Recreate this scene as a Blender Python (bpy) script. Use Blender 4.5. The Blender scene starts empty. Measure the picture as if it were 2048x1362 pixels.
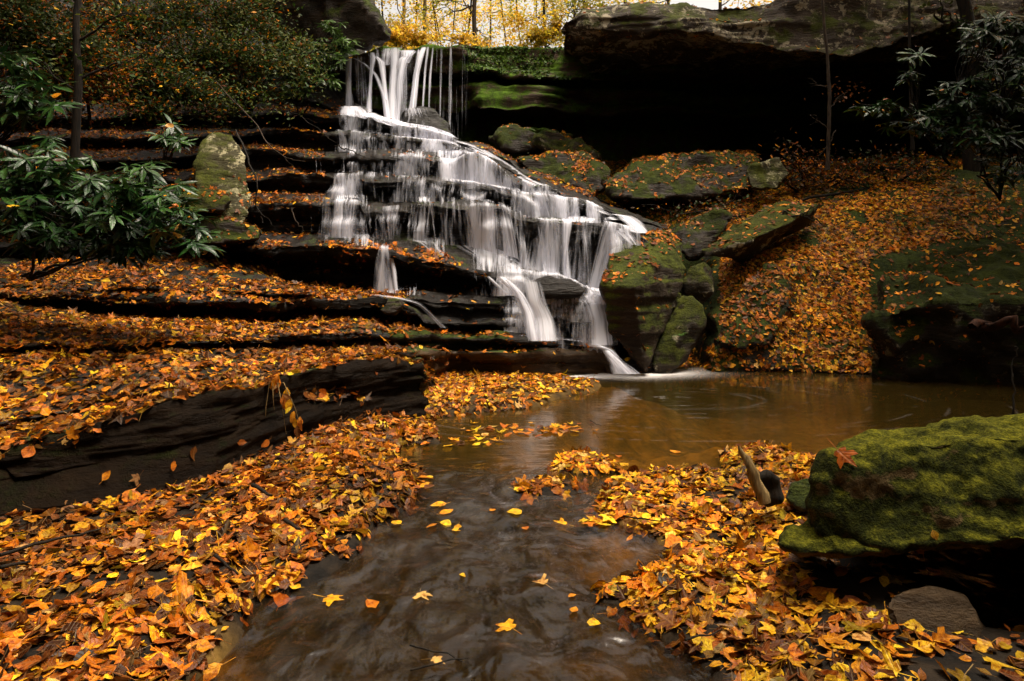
import bpy, bmesh, math, random
import numpy as np
from mathutils import Vector
random.seed(7); RNG = np.random.default_rng(7)
S = bpy.context.scene
COL = S.collection

# ------------------------------------------------------------------ camera, sky, sun, exposure
F, HZ, CX, CZ = 1300.0, 540.0, 1024.0, 1.3
cd = bpy.data.cameras.new('camera'); cam = bpy.data.objects.new('camera', cd); COL.objects.link(cam)
cam.location = (0, 0, CZ); cam.rotation_euler = (math.radians(90), 0, 0)
cd.sensor_width = 36; cd.lens = F/2048*36; cd.shift_y = -(681-HZ)/2048
cd.clip_start = 0.05; cd.clip_end = 2000
S.camera = cam
SUN_EL, SUN_AZ = 72, 95         # azimuth measured from +Y towards +X
wd = bpy.data.worlds.new('World'); S.world = wd; wd.use_nodes = True
nt = wd.node_tree; nt.nodes.clear()
sk = nt.nodes.new('ShaderNodeTexSky'); sk.sky_type = 'NISHITA'; sk.sun_disc = False
sk.sun_elevation = math.radians(SUN_EL); sk.sun_rotation = math.radians(SUN_AZ)
sk.air_density = 1.0; sk.dust_density = 8.0; sk.ozone_density = 1.0
hs = nt.nodes.new('ShaderNodeHueSaturation'); hs.inputs['Saturation'].default_value = 0.15
bg = nt.nodes.new('ShaderNodeBackground'); bg.inputs['Strength'].default_value = 0.15
wo = nt.nodes.new('ShaderNodeOutputWorld')
tn = nt.nodes.new('ShaderNodeMix'); tn.data_type = 'RGBA'; tn.blend_type = 'MULTIPLY'; tn.inputs[0].default_value = 1; tn.inputs[7].default_value = (1, .93, .84, 1)
nt.links.new(sk.outputs[0], hs.inputs['Color']); nt.links.new(hs.outputs[0], tn.inputs[6]); nt.links.new(tn.outputs[2], bg.inputs[0]); nt.links.new(bg.outputs[0], wo.inputs[0])
sl = bpy.data.lights.new('sun', 'SUN'); sl.energy = 2.0; sl.angle = math.radians(24); sl.color = (1, .85, .64)
so = bpy.data.objects.new('sun', sl); COL.objects.link(so)
d = Vector((math.sin(math.radians(SUN_AZ))*math.cos(math.radians(SUN_EL)), math.cos(math.radians(SUN_AZ))*math.cos(math.radians(SUN_EL)), math.sin(math.radians(SUN_EL))))
so.rotation_euler = d.to_track_quat('Z', 'Y').to_euler(); so.location = (0, 10, 30)
S.view_settings.view_transform = 'Standard'; S.view_settings.look = 'None'
S.view_settings.exposure = 1.05; S.view_settings.gamma = 1
S.cycles.transparent_max_bounces = 24
S.cycles.max_bounces = 6; S.cycles.diffuse_bounces = 2; S.cycles.glossy_bounces = 3
S.cycles.caustics_reflective = False; S.cycles.caustics_refractive = False
S.cycles.sample_clamp_indirect = 3

# ------------------------------------------------------------------ helpers
def W(px, row, Y):
    px = np.asarray(px, float); row = np.asarray(row, float); Y = np.asarray(Y, float)
    return np.stack(np.broadcast_arrays((px-CX)/F*Y, Y, CZ+(HZ-row)/F*Y), -1)
def PJ(P):
    Y = np.maximum(P[:, 1], .05)
    return CX+P[:, 0]/Y*F, HZ-(P[:, 2]-CZ)/Y*F
def lerp(pts, x):
    p = np.array(pts, float); return np.interp(x, p[:, 0], p[:, 1])
def hash3(i, j, k, s):
    h = (i.astype(np.int64)*374761393 + j.astype(np.int64)*668265263 + k.astype(np.int64)*2147483647 + s*1274126177) & 0xffffffff
    h = ((h ^ (h >> 13))*1274126177) & 0xffffffff
    h = (h ^ (h >> 16)) & 0xffff
    return h/32767.5-1.0
def vnoise(P, s=0):
    P = np.asarray(P, float); i = np.floor(P).astype(np.int64); f = P-i; u = f*f*f*(f*(f*6-15)+10)
    r = 0
    for a in (0, 1):
        for b in (0, 1):
            for c in (0, 1):
                w = (u[..., 0] if a else 1-u[..., 0])*(u[..., 1] if b else 1-u[..., 1])*(u[..., 2] if c else 1-u[..., 2])
                r = r + w*hash3(i[..., 0]+a, i[..., 1]+b, i[..., 2]+c, s)
    return r
def fbm(P, f=1.0, o=4, s=0, g=.5):
    P = np.asarray(P, float); r = 0; a = 1; n = 0
    for k in range(o):
        r = r+a*vnoise(P*f+k*17.3, s+k); n += a; a *= g; f *= 2.03
    return r/n*1.6
def n1(x, f, s=0, o=2):
    x = np.asarray(x, float); return fbm(np.stack([x, x*0+3.1, x*0+7.7], -1), f, o, s)
def ss(a, b, x): t = np.clip((x-a)/(b-a), 0, 1); return t*t*(3-2*t)

def mkmesh(name, V, Fc, mat=None, parent=None, smooth=True, attrs=None, uv=None, link=True):
    """V (n,3); Fc (m,3|4) int array or list of arrays"""
    me = bpy.data.meshes.new(name)
    V = np.ascontiguousarray(V, dtype=np.float32)
    if isinstance(Fc, np.ndarray): Fc = [Fc]
    me.vertices.add(len(V)); me.vertices.foreach_set('co', V.ravel())
    idx = np.concatenate([f.ravel() for f in Fc]).astype(np.int32)
    tot = np.concatenate([np.full(len(f), f.shape[1]) for f in Fc]).astype(np.int32)
    st = np.concatenate([[0], np.cumsum(tot)[:-1]]).astype(np.int32)
    me.loops.add(len(idx)); me.loops.foreach_set('vertex_index', idx)
    me.polygons.add(len(tot)); me.polygons.foreach_set('loop_start', st)
    try: me.polygons.foreach_set('loop_total', tot)
    except Exception: pass
    if attrs:
        for k, a in attrs.items():
            a = np.asarray(a, dtype=np.float32)
            if a.ndim == 1:
                at = me.attributes.new(k, 'FLOAT', 'POINT'); at.data.foreach_set('value', a)
            else:
                if a.shape[1] == 3: a = np.concatenate([a, np.ones((len(a), 1), np.float32)], 1)
                at = me.attributes.new(k, 'FLOAT_COLOR', 'POINT'); at.data.foreach_set('color', a.ravel())
    if uv is not None:
        l = me.uv_layers.new(name='UVMap'); l.data.foreach_set('uv', np.asarray(uv, np.float32)[idx].ravel())
    me.update(calc_edges=True)
    if smooth: me.polygons.foreach_set('use_smooth', np.ones(len(tot), bool))
    if mat: me.materials.append(mat)
    o = bpy.data.objects.new(name, me)
    if link: COL.objects.link(o)
    if parent: o.parent = parent
    return o
def tag(o, label=None, cat=None, group=None, kind=None):
    if label: o['label'] = label
    if cat: o['category'] = cat
    if group: o['group'] = group
    if kind: o['kind'] = kind
    return o
def empty(name, loc, label, cat, group=None):
    o = bpy.data.objects.new(name, None); COL.objects.link(o); o.location = loc; o.empty_display_size = .1
    return tag(o, label, cat, group)
def child(o, root):
    o.parent = root; o.location = -root.location
    return o
def gridfaces(nr, nc):
    a = np.arange(nr*nc).reshape(nr, nc)
    return np.stack([a[:-1, :-1], a[:-1, 1:], a[1:, 1:], a[1:, :-1]], -1).reshape(-1, 4)
def gnormals(G):
    du = np.gradient(G, axis=1); dv = np.gradient(G, axis=0)
    n = np.cross(du, dv); n /= np.maximum(np.linalg.norm(n, axis=-1, keepdims=True), 1e-9)
    return n
SURF = {}       # name -> (V, tri) for scattering
def keep(name, V, Fq):
    t = np.concatenate([Fq[:, [0, 1, 2]], Fq[:, [0, 2, 3]]]) if Fq.shape[1] == 4 else Fq
    SURF[name] = (np.asarray(V, float), t)

# ------------------------------------------------------------------ materials
class NT:
    def __init__(s, name):
        s.m = bpy.data.materials.new(name); s.m.use_nodes = True; s.t = s.m.node_tree; s.t.nodes.clear()
        s.out = s.n('ShaderNodeOutputMaterial')
    def n(s, k, **kw):
        x = s.t.nodes.new(k)
        for a, b in kw.items(): setattr(x, a, b)
        return x
    def l(s, a, b): s.t.links.new(a, b)
    def noise(s, scale, detail=4, rough=.55, vec=None, dist=0):
        x = s.n('ShaderNodeTexNoise'); x.inputs['Scale'].default_value = scale; x.inputs['Detail'].default_value = detail
        x.inputs['Roughness'].default_value = rough; x.inputs['Distortion'].default_value = dist
        if vec is not None: s.l(vec, x.inputs['Vector'])
        return x.outputs['Fac']
    def ramp(s, f, stops):
        r = s.n('ShaderNodeValToRGB'); e = r.color_ramp.elements
        while len(e) < len(stops): e.new(.5)
        for i, (p, c) in enumerate(stops):
            e[i].position = p
            if not hasattr(c, '__len__'): c = (c, c, c)
            e[i].color = (*c[:3], 1)
        s.l(f, r.inputs[0]); return r.outputs['Color']
    def mix(s, f, a, b, mode='MIX'):
        x = s.n('ShaderNodeMix'); x.data_type = 'RGBA'; x.blend_type = mode
        for v, i in ((f, 0), (a, 6), (b, 7)):
            if hasattr(v, 'links'): s.l(v, x.inputs[i])
            elif i == 0: x.inputs[0].default_value = v
            else: x.inputs[i].default_value = (*v, 1) if hasattr(v, '__len__') else (v, v, v, 1)
        return x.outputs[2]
    def math(s, op, a, b=None, c=None, clamp=False):
        x = s.n('ShaderNodeMath'); x.operation = op; x.use_clamp = clamp
        for i, v in enumerate((a, b, c)):
            if v is None: continue
            if hasattr(v, 'links'): s.l(v, x.inputs[i])
            else: x.inputs[i].default_value = v
        return x.outputs[0]
    def mapping(s, sc, vec=None):
        if vec is None: vec = s.n('ShaderNodeNewGeometry').outputs['Position']
        m = s.n('ShaderNodeMapping'); m.inputs['Scale'].default_value = sc; s.l(vec, m.inputs['Vector']); return m.outputs[0]
    def attr(s, name, col=False):
        a = s.n('ShaderNodeAttribute'); a.attribute_name = name; return a.outputs['Color' if col else 'Fac']
    def bump(s, h, strength=.5, dist=.05, nrm=None):
        b = s.n('ShaderNodeBump'); b.inputs['Strength'].default_value = strength; b.inputs['Distance'].default_value = dist
        s.l(h, b.inputs['Height'])
        if nrm is not None: s.l(nrm, b.inputs['Normal'])
        return b.outputs[0]
    def bsdf(s, col, rough=.6, spec=.5, nrm=None, **kw):
        p = s.n('ShaderNodeBsdfPrincipled')
        for k, v in (('Base Color', col), ('Roughness', rough), ('Specular IOR Level', spec)):
            if hasattr(v, 'links'): s.l(v, p.inputs[k])
            else: p.inputs[k].default_value = (*v, 1) if k == 'Base Color' else v
        for k, v in kw.items():
            if hasattr(v, 'links'): s.l(v, p.inputs[k])
            else: p.inputs[k].default_value = v
        if nrm is not None: s.l(nrm, p.inputs['Normal'])
        return p
    def done(s, sh): s.l(sh, s.out.inputs['Surface']); return s.m

def rock_mat(name, dark, light, moss=0.0, lichen=0.0, rough=(.25, .6), strata=1.0, mosscol=((.012, .022, .004), (.07, .1, .008)), spec=.2, mossdir=.25, lichcol=(.34, .3, .2), mscale=2.2):
    N = NT(name); pos = N.n('ShaderNodeNewGeometry')
    st = N.mapping((2.6, 2.6, 14)); n_st = N.noise(1.6, 5, .6, st, .6)
    n_big = N.noise(1.1, 4, .6, N.mapping((1, 1, 1))); n_f = N.noise(26, 8, .72, N.mapping((1, 1, 1.6)))
    vo = N.n('ShaderNodeTexVoronoi'); vo.feature = 'DISTANCE_TO_EDGE'; vo.inputs['Scale'].default_value = 2.1; N.l(N.mapping((1, 1, 2.2)), vo.inputs['Vector']); crack = N.math('MULTIPLY', vo.outputs['Distance'], 14, clamp=True)
    a = N.math('MULTIPLY', n_st, .45); b = N.math('MULTIPLY', n_big, .35); c = N.math('MULTIPLY', n_f, .3)
    s_ = N.math('ADD', N.math('ADD', a, b), c)
    col = N.ramp(s_, [(.4, dark), (.72, light)])
    if lichen > 0:
        v = N.noise(6.5, 8, .75, N.mapping((1, 1, 1)), .3)
        v2 = N.noise(1.4, 3, .5, N.mapping((1, 1, 1)))
        lv = N.math('ADD', v, N.math('MULTIPLY', N.math('SUBTRACT', v2, .5), .5))
        lm = N.ramp(lv, [(.62-.17*lichen, 0), (.66-.17*lichen, 1)])
        col = N.mix(lm, col, lichcol)
    rg = N.ramp(n_f, [(.3, rough[0]), (.7, rough[1])])
    h = N.math('ADD', N.math('ADD', N.math('MULTIPLY', n_st, 1.0*strata), N.math('MULTIPLY', n_f, .5)), N.math('MULTIPLY', crack, .12))
    if moss > 0:
        sx = N.n('ShaderNodeSeparateXYZ'); N.l(pos.outputs['Normal'], sx.inputs[0])
        mn = N.noise(mscale, 6, .7, N.mapping((1, 1, 1)), .2)
        mm = N.math('ADD', N.math('MULTIPLY', sx.outputs[2], mossdir), mn)
        mk = N.ramp(mm, [(.78-.35*moss, 0), (.9-.35*moss, 1)])
        mf = N.noise(60, 4, .7, N.mapping((1, 1, 1))); mg = N.noise(5.5, 6, .7, N.mapping((1, 1, 1)))
        mc = N.ramp(N.math('ADD', N.math('MULTIPLY', mf, .45), N.math('MULTIPLY', mg, .55)), [(.4, mosscol[0]), (.66, mosscol[1])])
        col = N.mix(mk, col, mc)
        rg = N.mix(mk, rg, .95)
        h = N.math('ADD', h, N.math('MULTIPLY', N.math('MULTIPLY', mf, mk), .7))
    nb = N.bump(h, .8, .05)
    return N.done(N.bsdf(col, rg, spec, nb).outputs[0])

M = {}
M['ledge'] = rock_mat('wet_sandstone', (.0015, .001, .0007), (.012, .0075, .0045), moss=.35, rough=(.3, .6), mossdir=.12, spec=.22)
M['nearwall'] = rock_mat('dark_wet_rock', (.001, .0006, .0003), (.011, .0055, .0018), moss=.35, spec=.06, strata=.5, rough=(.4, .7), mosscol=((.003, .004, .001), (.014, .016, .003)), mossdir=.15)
M['brown'] = rock_mat('brown_stained_rock', (.012, .006, .002), (.09, .045, .014), moss=.3, rough=(.4, .7), spec=.25, strata=.5)
M['cave'] = rock_mat('cave_sandstone', (.006, .0035, .003), (.04, .024, .016), rough=(.6, .9), spec=.2)
M['cliff'] = rock_mat('cliff_sandstone', (.016, .01, .007), (.12, .075, .045), moss=.93, mosscol=((.012, .025, .002), (.11, .2, .012)), rough=(.5, .8), spec=.15, mossdir=.12, mscale=2.2)
M['shelf'] = rock_mat('lichened_sandstone', (.012, .008, .005), (.06, .04, .024), moss=.75, lichen=.5, rough=(.6, .9), mossdir=.12, mosscol=((.02, .025, .004), (.08, .09, .01)), lichcol=(.26, .22, .15))
M['boulder'] = rock_mat('mossy_sandstone', (.008, .006, .004), (.05, .035, .02), moss=.78, lichen=.2, rough=(.5, .8), mosscol=((.01, .013, .002), (.085, .095, .007)), mossdir=.3, mscale=3.5)
M['boulder_dark'] = rock_mat('damp_sandstone', (.008, .006, .004), (.045, .03, .02), moss=.6, rough=(.4, .7), mosscol=((.012, .018, .003), (.06, .075, .006)), mossdir=.3)
M['lichen'] = rock_mat('lichened_boulder', (.02, .018, .006), (.06, .05, .02), moss=.9, lichen=.45, rough=(.6, .9), mosscol=((.02, .024, .003), (.09, .1, .01)), lichcol=(.3, .27, .16), mossdir=.05)
M['slope'] = rock_mat('leafy_bedrock', (.006, .004, .003), (.03, .02, .012), moss=.7, rough=(.5, .8), mosscol=((.008, .013, .002), (.055, .075, .006)), mossdir=.3)
def moss_mat():
    N = NT('moss_cushion'); g = N.n('ShaderNodeNewGeometry'); sx = N.n('ShaderNodeSeparateXYZ'); N.l(g.outputs['Normal'], sx.inputs[0])
    big = N.noise(4.5, 5, .65, N.mapping((1, 1, 1))); mid = N.noise(26, 5, .7, N.mapping((1, 1, 1))); fine = N.noise(110, 3, .7, N.mapping((1, 1, 1)))
    f = N.math('ADD', N.math('MULTIPLY', mid, .55), N.math('MULTIPLY', fine, .45))
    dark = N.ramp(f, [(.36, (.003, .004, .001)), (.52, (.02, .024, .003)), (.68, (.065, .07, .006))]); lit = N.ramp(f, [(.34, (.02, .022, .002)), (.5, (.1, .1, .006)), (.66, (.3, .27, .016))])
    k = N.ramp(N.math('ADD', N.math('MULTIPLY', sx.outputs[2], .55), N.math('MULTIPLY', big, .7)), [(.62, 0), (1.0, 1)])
    col = N.mix(k, dark, lit)  # light put into the colour: up-facing moss brighter, steep sides darker
    bare = N.ramp(N.math('SUBTRACT', N.noise(3, 6, .7, N.mapping((1, 1, 1.4)), .4), N.math('MULTIPLY', sx.outputs[2], .2)), [(.5, 0), (.56, 1)])
    col = N.mix(bare, col, N.ramp(mid, [(.3, (.03, .018, .006)), (.7, (.16, .11, .05))]))
    h = N.math('ADD', N.math('MULTIPLY', mid, .8), N.math('MULTIPLY', fine, .5))
    return N.done(N.bsdf(col, .95, .1, N.bump(h, 1.0, .03)).outputs[0])
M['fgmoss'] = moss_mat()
M['soil'] = rock_mat('dark_soil', (.006, .004, .003), (.03, .018, .01), moss=.3, rough=(.5, .8), strata=.3)

def bark_mat(name, a, b):
    N = NT(name); n = N.noise(6, 5, .65, N.mapping((6, 6, 1)))
    return N.done(N.bsdf(N.ramp(n, [(.35, a), (.7, b)]), .85, .2, N.bump(n, .6, .02)).outputs[0])
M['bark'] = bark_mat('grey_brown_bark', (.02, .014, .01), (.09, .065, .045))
M['barkpale'] = bark_mat('pale_bark', (.12, .09, .05), (.35, .27, .17))  # paler bark of two trunks behind the lip
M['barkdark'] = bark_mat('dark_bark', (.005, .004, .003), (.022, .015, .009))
M['rotlog'] = bark_mat('rotten_red_wood', (.012, .004, .002), (.07, .024, .01))
M['wood'] = bark_mat('weathered_wood', (.08, .05, .02), (.3, .2, .08))

def leaf_mat(name, rough=.35, trans=.25, vein=True, spec=.5, nscale=45):
    N = NT(name); c = N.attr('Col', True)
    n = N.noise(nscale, 4, .7, N.mapping((1, 1, 1)))
    col = N.mix(N.ramp(n, [(.35, 1), (.6, 0)]), c, (.35, .2, .1), 'MULTIPLY')
    uv = N.n('ShaderNodeUVMap').outputs[0]; sx = N.n('ShaderNodeSeparateXYZ'); N.l(uv, sx.inputs[0])
    ax = N.math('ABSOLUTE', sx.outputs[0])
    w = N.math('FRACT', N.math('SUBTRACT', N.math('MULTIPLY', sx.outputs[1], 5.), N.math('MULTIPLY', ax, 3.5)))
    v = N.math('MINIMUM', N.math('MULTIPLY', ax, 14), N.math('MULTIPLY', N.math('ABSOLUTE', N.math('SUBTRACT', w, .5)), 6), clamp=True)
    nb = N.bump(N.math('ADD', v, N.math('MULTIPLY', n, .8)), .45, .004)
    if vein: col = N.mix(N.math('MULTIPLY', N.math('SUBTRACT', 1, v), .35), col, N.mix(.5, c, (.5, .3, .12)))
    b = N.bsdf(col, rough, spec, nb)
    t = N.n('ShaderNodeBsdfTranslucent'); N.l(col, t.inputs[0])
    mx = N.n('ShaderNodeMixShader'); mx.inputs[0].default_value = trans; N.l(b.outputs[0], mx.inputs[1]); N.l(t.outputs[0], mx.inputs[2])
    return N.done(mx.outputs[0])
M['leaf'] = leaf_mat('autumn_leaf', .36, .2, spec=.13)
M['canopy'] = leaf_mat('yellow_canopy_leaf', .5, .6, False)
M['green'] = leaf_mat('glossy_evergreen_leaf', .32, .1, False, .28, 25)
M['shrubleaf'] = leaf_mat('shrub_leaf', .5, .25, False, .15)

def water_mat():
    N = NT('brown_pool_water'); calm = N.attr('calm'); foam_glint = N.attr('foam_glint')
    n1_ = N.noise(5.5, 2, .35, N.mapping((1, .8, 1)), .8); n2_ = N.noise(20, 2, .5, N.mapping((1, .5, 1)))
    h = N.math('ADD', n1_, N.math('MULTIPLY', n2_, .18))
    h = N.math('MULTIPLY', h, N.math('SUBTRACT', 1.02, calm))
    hp = N.math('MULTIPLY', N.noise(9, 3, .5, N.mapping((.35, 1.6, 1))), .05)
    nb = N.bump(N.math('ADD', h, hp), .8, .07)
    tr = N.n('ShaderNodeBsdfTransparent'); tr.inputs[0].default_value = (.8, .64, .36, 1)
    gl = N.n('ShaderNodeBsdfGlossy'); N.l(N.math('SUBTRACT', .2, N.math('MULTIPLY', calm, .09)), gl.inputs['Roughness']); gl.inputs[0].default_value = (1, 1, 1, 1); N.l(nb, gl.inputs['Normal'])
    fr = N.n('ShaderNodeFresnel'); fr.inputs[0].default_value = 1.33; N.l(nb, fr.inputs['Normal'])
    mx = N.n('ShaderNodeMixShader'); N.l(fr.outputs[0], mx.inputs[0]); N.l(tr.outputs[0], mx.inputs[1]); N.l(gl.outputs[0], mx.inputs[2])
    # murky suspended silt gives the pool its own brown
    df = N.n('ShaderNodeBsdfDiffuse'); df.inputs[0].default_value = (.075, .046, .006, 1)
    m2 = N.n('ShaderNodeMixShader'); N.l(N.math('MULTIPLY', N.math('ADD', calm, .02), .25), m2.inputs[0]); N.l(mx.outputs[0], m2.inputs[1])
    m2b = N.n('ShaderNodeMixShader'); N.l(fr.outputs[0], m2b.inputs[0]); N.l(df.outputs[0], m2b.inputs[1]); N.l(gl.outputs[0], m2b.inputs[2])
    N.l(m2b.outputs[0], m2.inputs[2])
    fo = N.n('ShaderNodeBsdfDiffuse'); fo.inputs[0].default_value = (.75, .72, .72, 1)
    m3 = N.n('ShaderNodeMixShader'); N.l(foam_glint, m3.inputs[0]); N.l(m2.outputs[0], m3.inputs[1]); N.l(fo.outputs[0], m3.inputs[2])
    return N.done(m3.outputs[0])
M['water'] = water_mat()
def fall_mat():
    N = NT('silky_falling_water'); a = N.attr('alpha')
    uv = N.n('ShaderNodeUVMap').outputs[0]
    m1 = N.n('ShaderNodeMapping'); m1.inputs['Scale'].default_value = (26, .4, 1); N.l(uv, m1.inputs[0])
    s1 = N.noise(1, 3, .65, m1.outputs[0]);
    m2 = N.n('ShaderNodeMapping'); m2.inputs['Scale'].default_value = (3.2, .35, 1); N.l(uv, m2.inputs[0])
    s2 = N.noise(1, 2, .5, m2.outputs[0])
    s = N.math('ADD', N.math('MULTIPLY', s1, .6), N.math('MULTIPLY', s2, .6))
    # alpha = smooth threshold of streaks, width set by the painted flow amount
    s = N.math('ADD', N.math('MULTIPLY', N.math('SUBTRACT', s, .6), 2.3), .6)
    t = N.math('MULTIPLY', N.math('ADD', N.math('SUBTRACT', s, .86), N.math('MULTIPLY', a, .8)), 1.9, clamp=True)
    al = N.math('MULTIPLY', N.math('MULTIPLY', t, N.math('ADD', N.math('MULTIPLY', a, .5), .45)), N.math('MULTIPLY', a, 6, clamp=True), clamp=True)
    df = N.n('ShaderNodeBsdfDiffuse'); wc = N.ramp(s, [(.15, (.46, .47, .58)), (.7, (.86, .87, .97))]); N.l(wc, df.inputs[0])
    tl = N.n('ShaderNodeBsdfTranslucent'); N.l(wc, tl.inputs[0])
    mm = N.n('ShaderNodeMixShader'); mm.inputs[0].default_value = .3; N.l(df.outputs[0], mm.inputs[1]); N.l(tl.outputs[0], mm.inputs[2])
    tr = N.n('ShaderNodeBsdfTransparent'); mx = N.n('ShaderNodeMixShader')
    N.l(al, mx.inputs[0]); N.l(tr.outputs[0], mx.inputs[1]); N.l(mm.outputs[0], mx.inputs[2])
    return N.done(mx.outputs[0])
M['fall'] = fall_mat()
def bed_mat():
    N = NT('stream_bed'); sd = N.attr('sand')
    n = N.noise(9, 5, .65, N.mapping((1, 1, 1))); n2 = N.noise(2.2, 4, .6, N.mapping((1, 1, 1)))
    rock = N.ramp(n, [(.35, (.003, .0022, .0015)), (.7, (.02, .013, .007))])
    sand = N.ramp(n, [(.35, (.1, .055, .008)), (.7, (.36, .2, .035))])
    k = N.math('MULTIPLY', sd, N.ramp(n2, [(.3, .4), (.55, 1)]), clamp=True)
    return N.done(N.bsdf(N.mix(k, rock, sand), .8, .15, N.bump(n, .5, .03)).outputs[0])
M['bed'] = bed_mat()

# ------------------------------------------------------------------ ledge rows of the cascade (pixel column, row) + depth
def blocks(x, f, s):            # piecewise broken fronts along a ledge
    c = np.floor(x*f+0.35*vnoise(np.stack([x*f*.7, x*0, x*0+s], -1), s)); h = hash3(c.astype(np.int64), c.astype(np.int64)*0+5, c.astype(np.int64)*0+s, s)
    k = 9; return np.convolve(np.pad(h, k//2, mode='edge'), np.ones(k)/k, 'valid')
PX = np.arange(-420, 1334, 4.0)
def zrow(row, z): return (CZ-z)*F/(row-HZ)
B0r = lerp([(-420,1140),(-300,1110),(0,1035),(200,1008),(330,985),(420,962),(560,905),(640,872),(760,842),(845,826),(872,760),(960,756),(1100,752),(1225,748),(1334,746)], PX)
B0Y = zrow(B0r, lerp([(-420,.10),(1000,.08),(1120,0),(1334,0)], PX))
L0r = lerp([(-420,950),(-300,925),(0,898),(120,872),(200,846),(342,800),(428,780),(513,774),(582,752),(700,724),(790,718),(840,738),(852,768),(872,758),(960,754),(1100,751),(1334,745)], PX)
L0Y = B0Y+lerp([(-420,.18),(400,.2),(800,.12),(845,.1),(872,.02),(1334,.02)], PX)
ROWS = []   # (base rows, base Y, lip rows, lip Y)
def ledge(base, lip, Yl, under): 
    b = lerp(base, PX); l = lerp(lip, PX); y = lerp(Yl, PX); u = under if not hasattr(under, '__len__') else lerp(under, PX)
    ROWS.append([b, y+u, l, y])
ROWS.append([B0r, B0Y, L0r, L0Y])
ledge([(-420,900),(0,845),(342,782),(582,740),(700,714),(790,708),(850,742),(872,752),(960,750),(1225,745),(1334,742)],
      [(-420,898),(0,843),(342,780),(582,738),(700,711),(790,704),(812,706),(900,703),(1000,704),(1100,700),(1180,705),(1212,722),(1232,742),(1334,740)],
      [(-420,3.3),(0,3.8),(342,4.3),(582,5.1),(700,5.6),(790,5.9),(860,7.0),(900,7.35),(1225,7.6),(1334,7.6)], .12)
ledge([(-420,700),(0,700),(342,690),(560,690),(700,690),(790,698),(900,698),(1000,700),(1100,696),(1200,700),(1334,736)],
      [(-420,696),(0,695),(342,684),(520,678),(560,668),(700,662),(790,672),(900,671),(1000,675),(1060,684),(1130,688),(1200,696),(1225,718),(1240,735),(1334,735)],
      [(-420,5.0),(0,5.0),(342,5.2),(560,5.8),(700,6.3),(790,6.7),(900,7.5),(1100,7.75),(1225,7.8),(1334,7.8)], .12)
ledge([(-420,585),(0,594),(50,604),(130,620),(250,630),(420,634),(560,634),(700,638),(780,637),(850,652),(960,660),(1040,672),(1100,681),(1225,689),(1334,694)],
      [(-420,570),(0,584),(50,592),(150,592),(400,597),(620,602),(700,605),(770,600),(800,608),(830,618),(850,640),(950,646),(1030,648),(1130,638),(1225,638),(1334,636)],
      [(-420,6.8),(0,6.8),(700,7.0),(800,7.3),(900,7.9),(1000,8.0),(1225,8.3),(1334,8.3)], .3)
ledge([(-420,560),(0,570),(400,584),(620,590),(700,594),(770,592),(800,600),(850,622),(950,640),(1030,642),(1060,640),(1130,632),(1225,632),(1334,630)],
      [(-420,559),(0,569),(400,583),(620,589),(700,592),(760,590),(800,598),(850,600),(950,608),(1030,608),(1060,614),(1130,606),(1165,612),(1225,615),(1334,612)],
      [(-420,7.0),(0,7.0),(700,7.2),(800,7.5),(900,8.0),(1000,8.12),(1225,8.4),(1334,8.4)], .05)
ledge([(-420,505),(0,515),(300,500),(430,508),(500,524),(560,547),(620,571),(700,582),(760,587),(800,580),(850,570),(900,575),(1000,580),(1030,578),(1060,600),(1165,592),(1225,598),(1334,596)],
      [(-420,490),(0,500),(300,485),(430,490),(500,494),(600,491),(700,496),(750,503),(817,513),(875,526),(930,540),(980,548),(1016,552),(1080,558),(1110,556),(1140,565),(1168,580),(1180,588),(1225,592),(1334,592)],
      [(-420,9.6),(0,9.4),(430,8.9),(600,8.6),(900,8.3),(1000,8.2),(1225,8.5),(1334,8.5)], [(-420,.3),(430,.5),(850,.55),(1000,.3),(1060,.1),(1334,.1)])
ledge([(-420,470),(0,470),(300,455),(430,460),(600,467),(645,469),(736,471),(819,473),(902,483),(960,489),(1010,507),(1035,530),(1058,541),(1116,553),(1150,566),(1166,576),(1225,581),(1334,582)],
      [(-420,430),(0,425),(300,410),(430,406),(500,406),(560,409),(642,409),(720,408),(728,424),(820,427),(833,414),(920,415),(1003,422),(1040,440),(1055,444),(1126,448),(1200,455),(1240,460),(1270,468),(1295,478),(1334,500)],
      [(-420,11),(0,10.5),(500,9.6),(740,9.3),(960,9.0),(1058,8.75),(1200,8.8),(1334,9)], .18)
ledge([(-420,395),(0,395),(430,385),(600,392),(720,396),(800,399),(850,399),(915,402),(960,404),(1003,411),(1040,427),(1055,438),(1126,444),(1150,438),(1205,442),(1250,452),(1334,480)],
      [(-420,370),(0,365),(430,350),(560,347),(620,352),(720,354),(730,360),(845,361),(898,365),(976,380),(1059,393),(1101,400),(1175,412),(1205,424),(1225,436),(1334,470)],
      [(-420,12),(0,11.8),(500,11),(720,10.4),(900,10.1),(1059,9.7),(1175,9.5),(1334,9.6)], .12)
ledge([(-420,350),(0,348),(430,336),(560,335),(620,346),(720,347),(845,352),(898,359),(976,373),(1059,387),(1101,394),(1175,407),(1225,430),(1334,465)],
      [(-420,330),(0,325),(430,310),(560,303),(620,309),(720,312),(730,318),(850,319),(875,326),(905,331),(925,318),(950,312),(976,322),(995,333),(1010,350),(1030,362),(1059,371),(1101,378),(1120,392),(1175,406),(1334,463)],
      [(-420,13),(0,12.6),(500,12),(720,11.4),(900,11),(1059,10.4),(1175,10),(1334,10)], .15)
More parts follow.
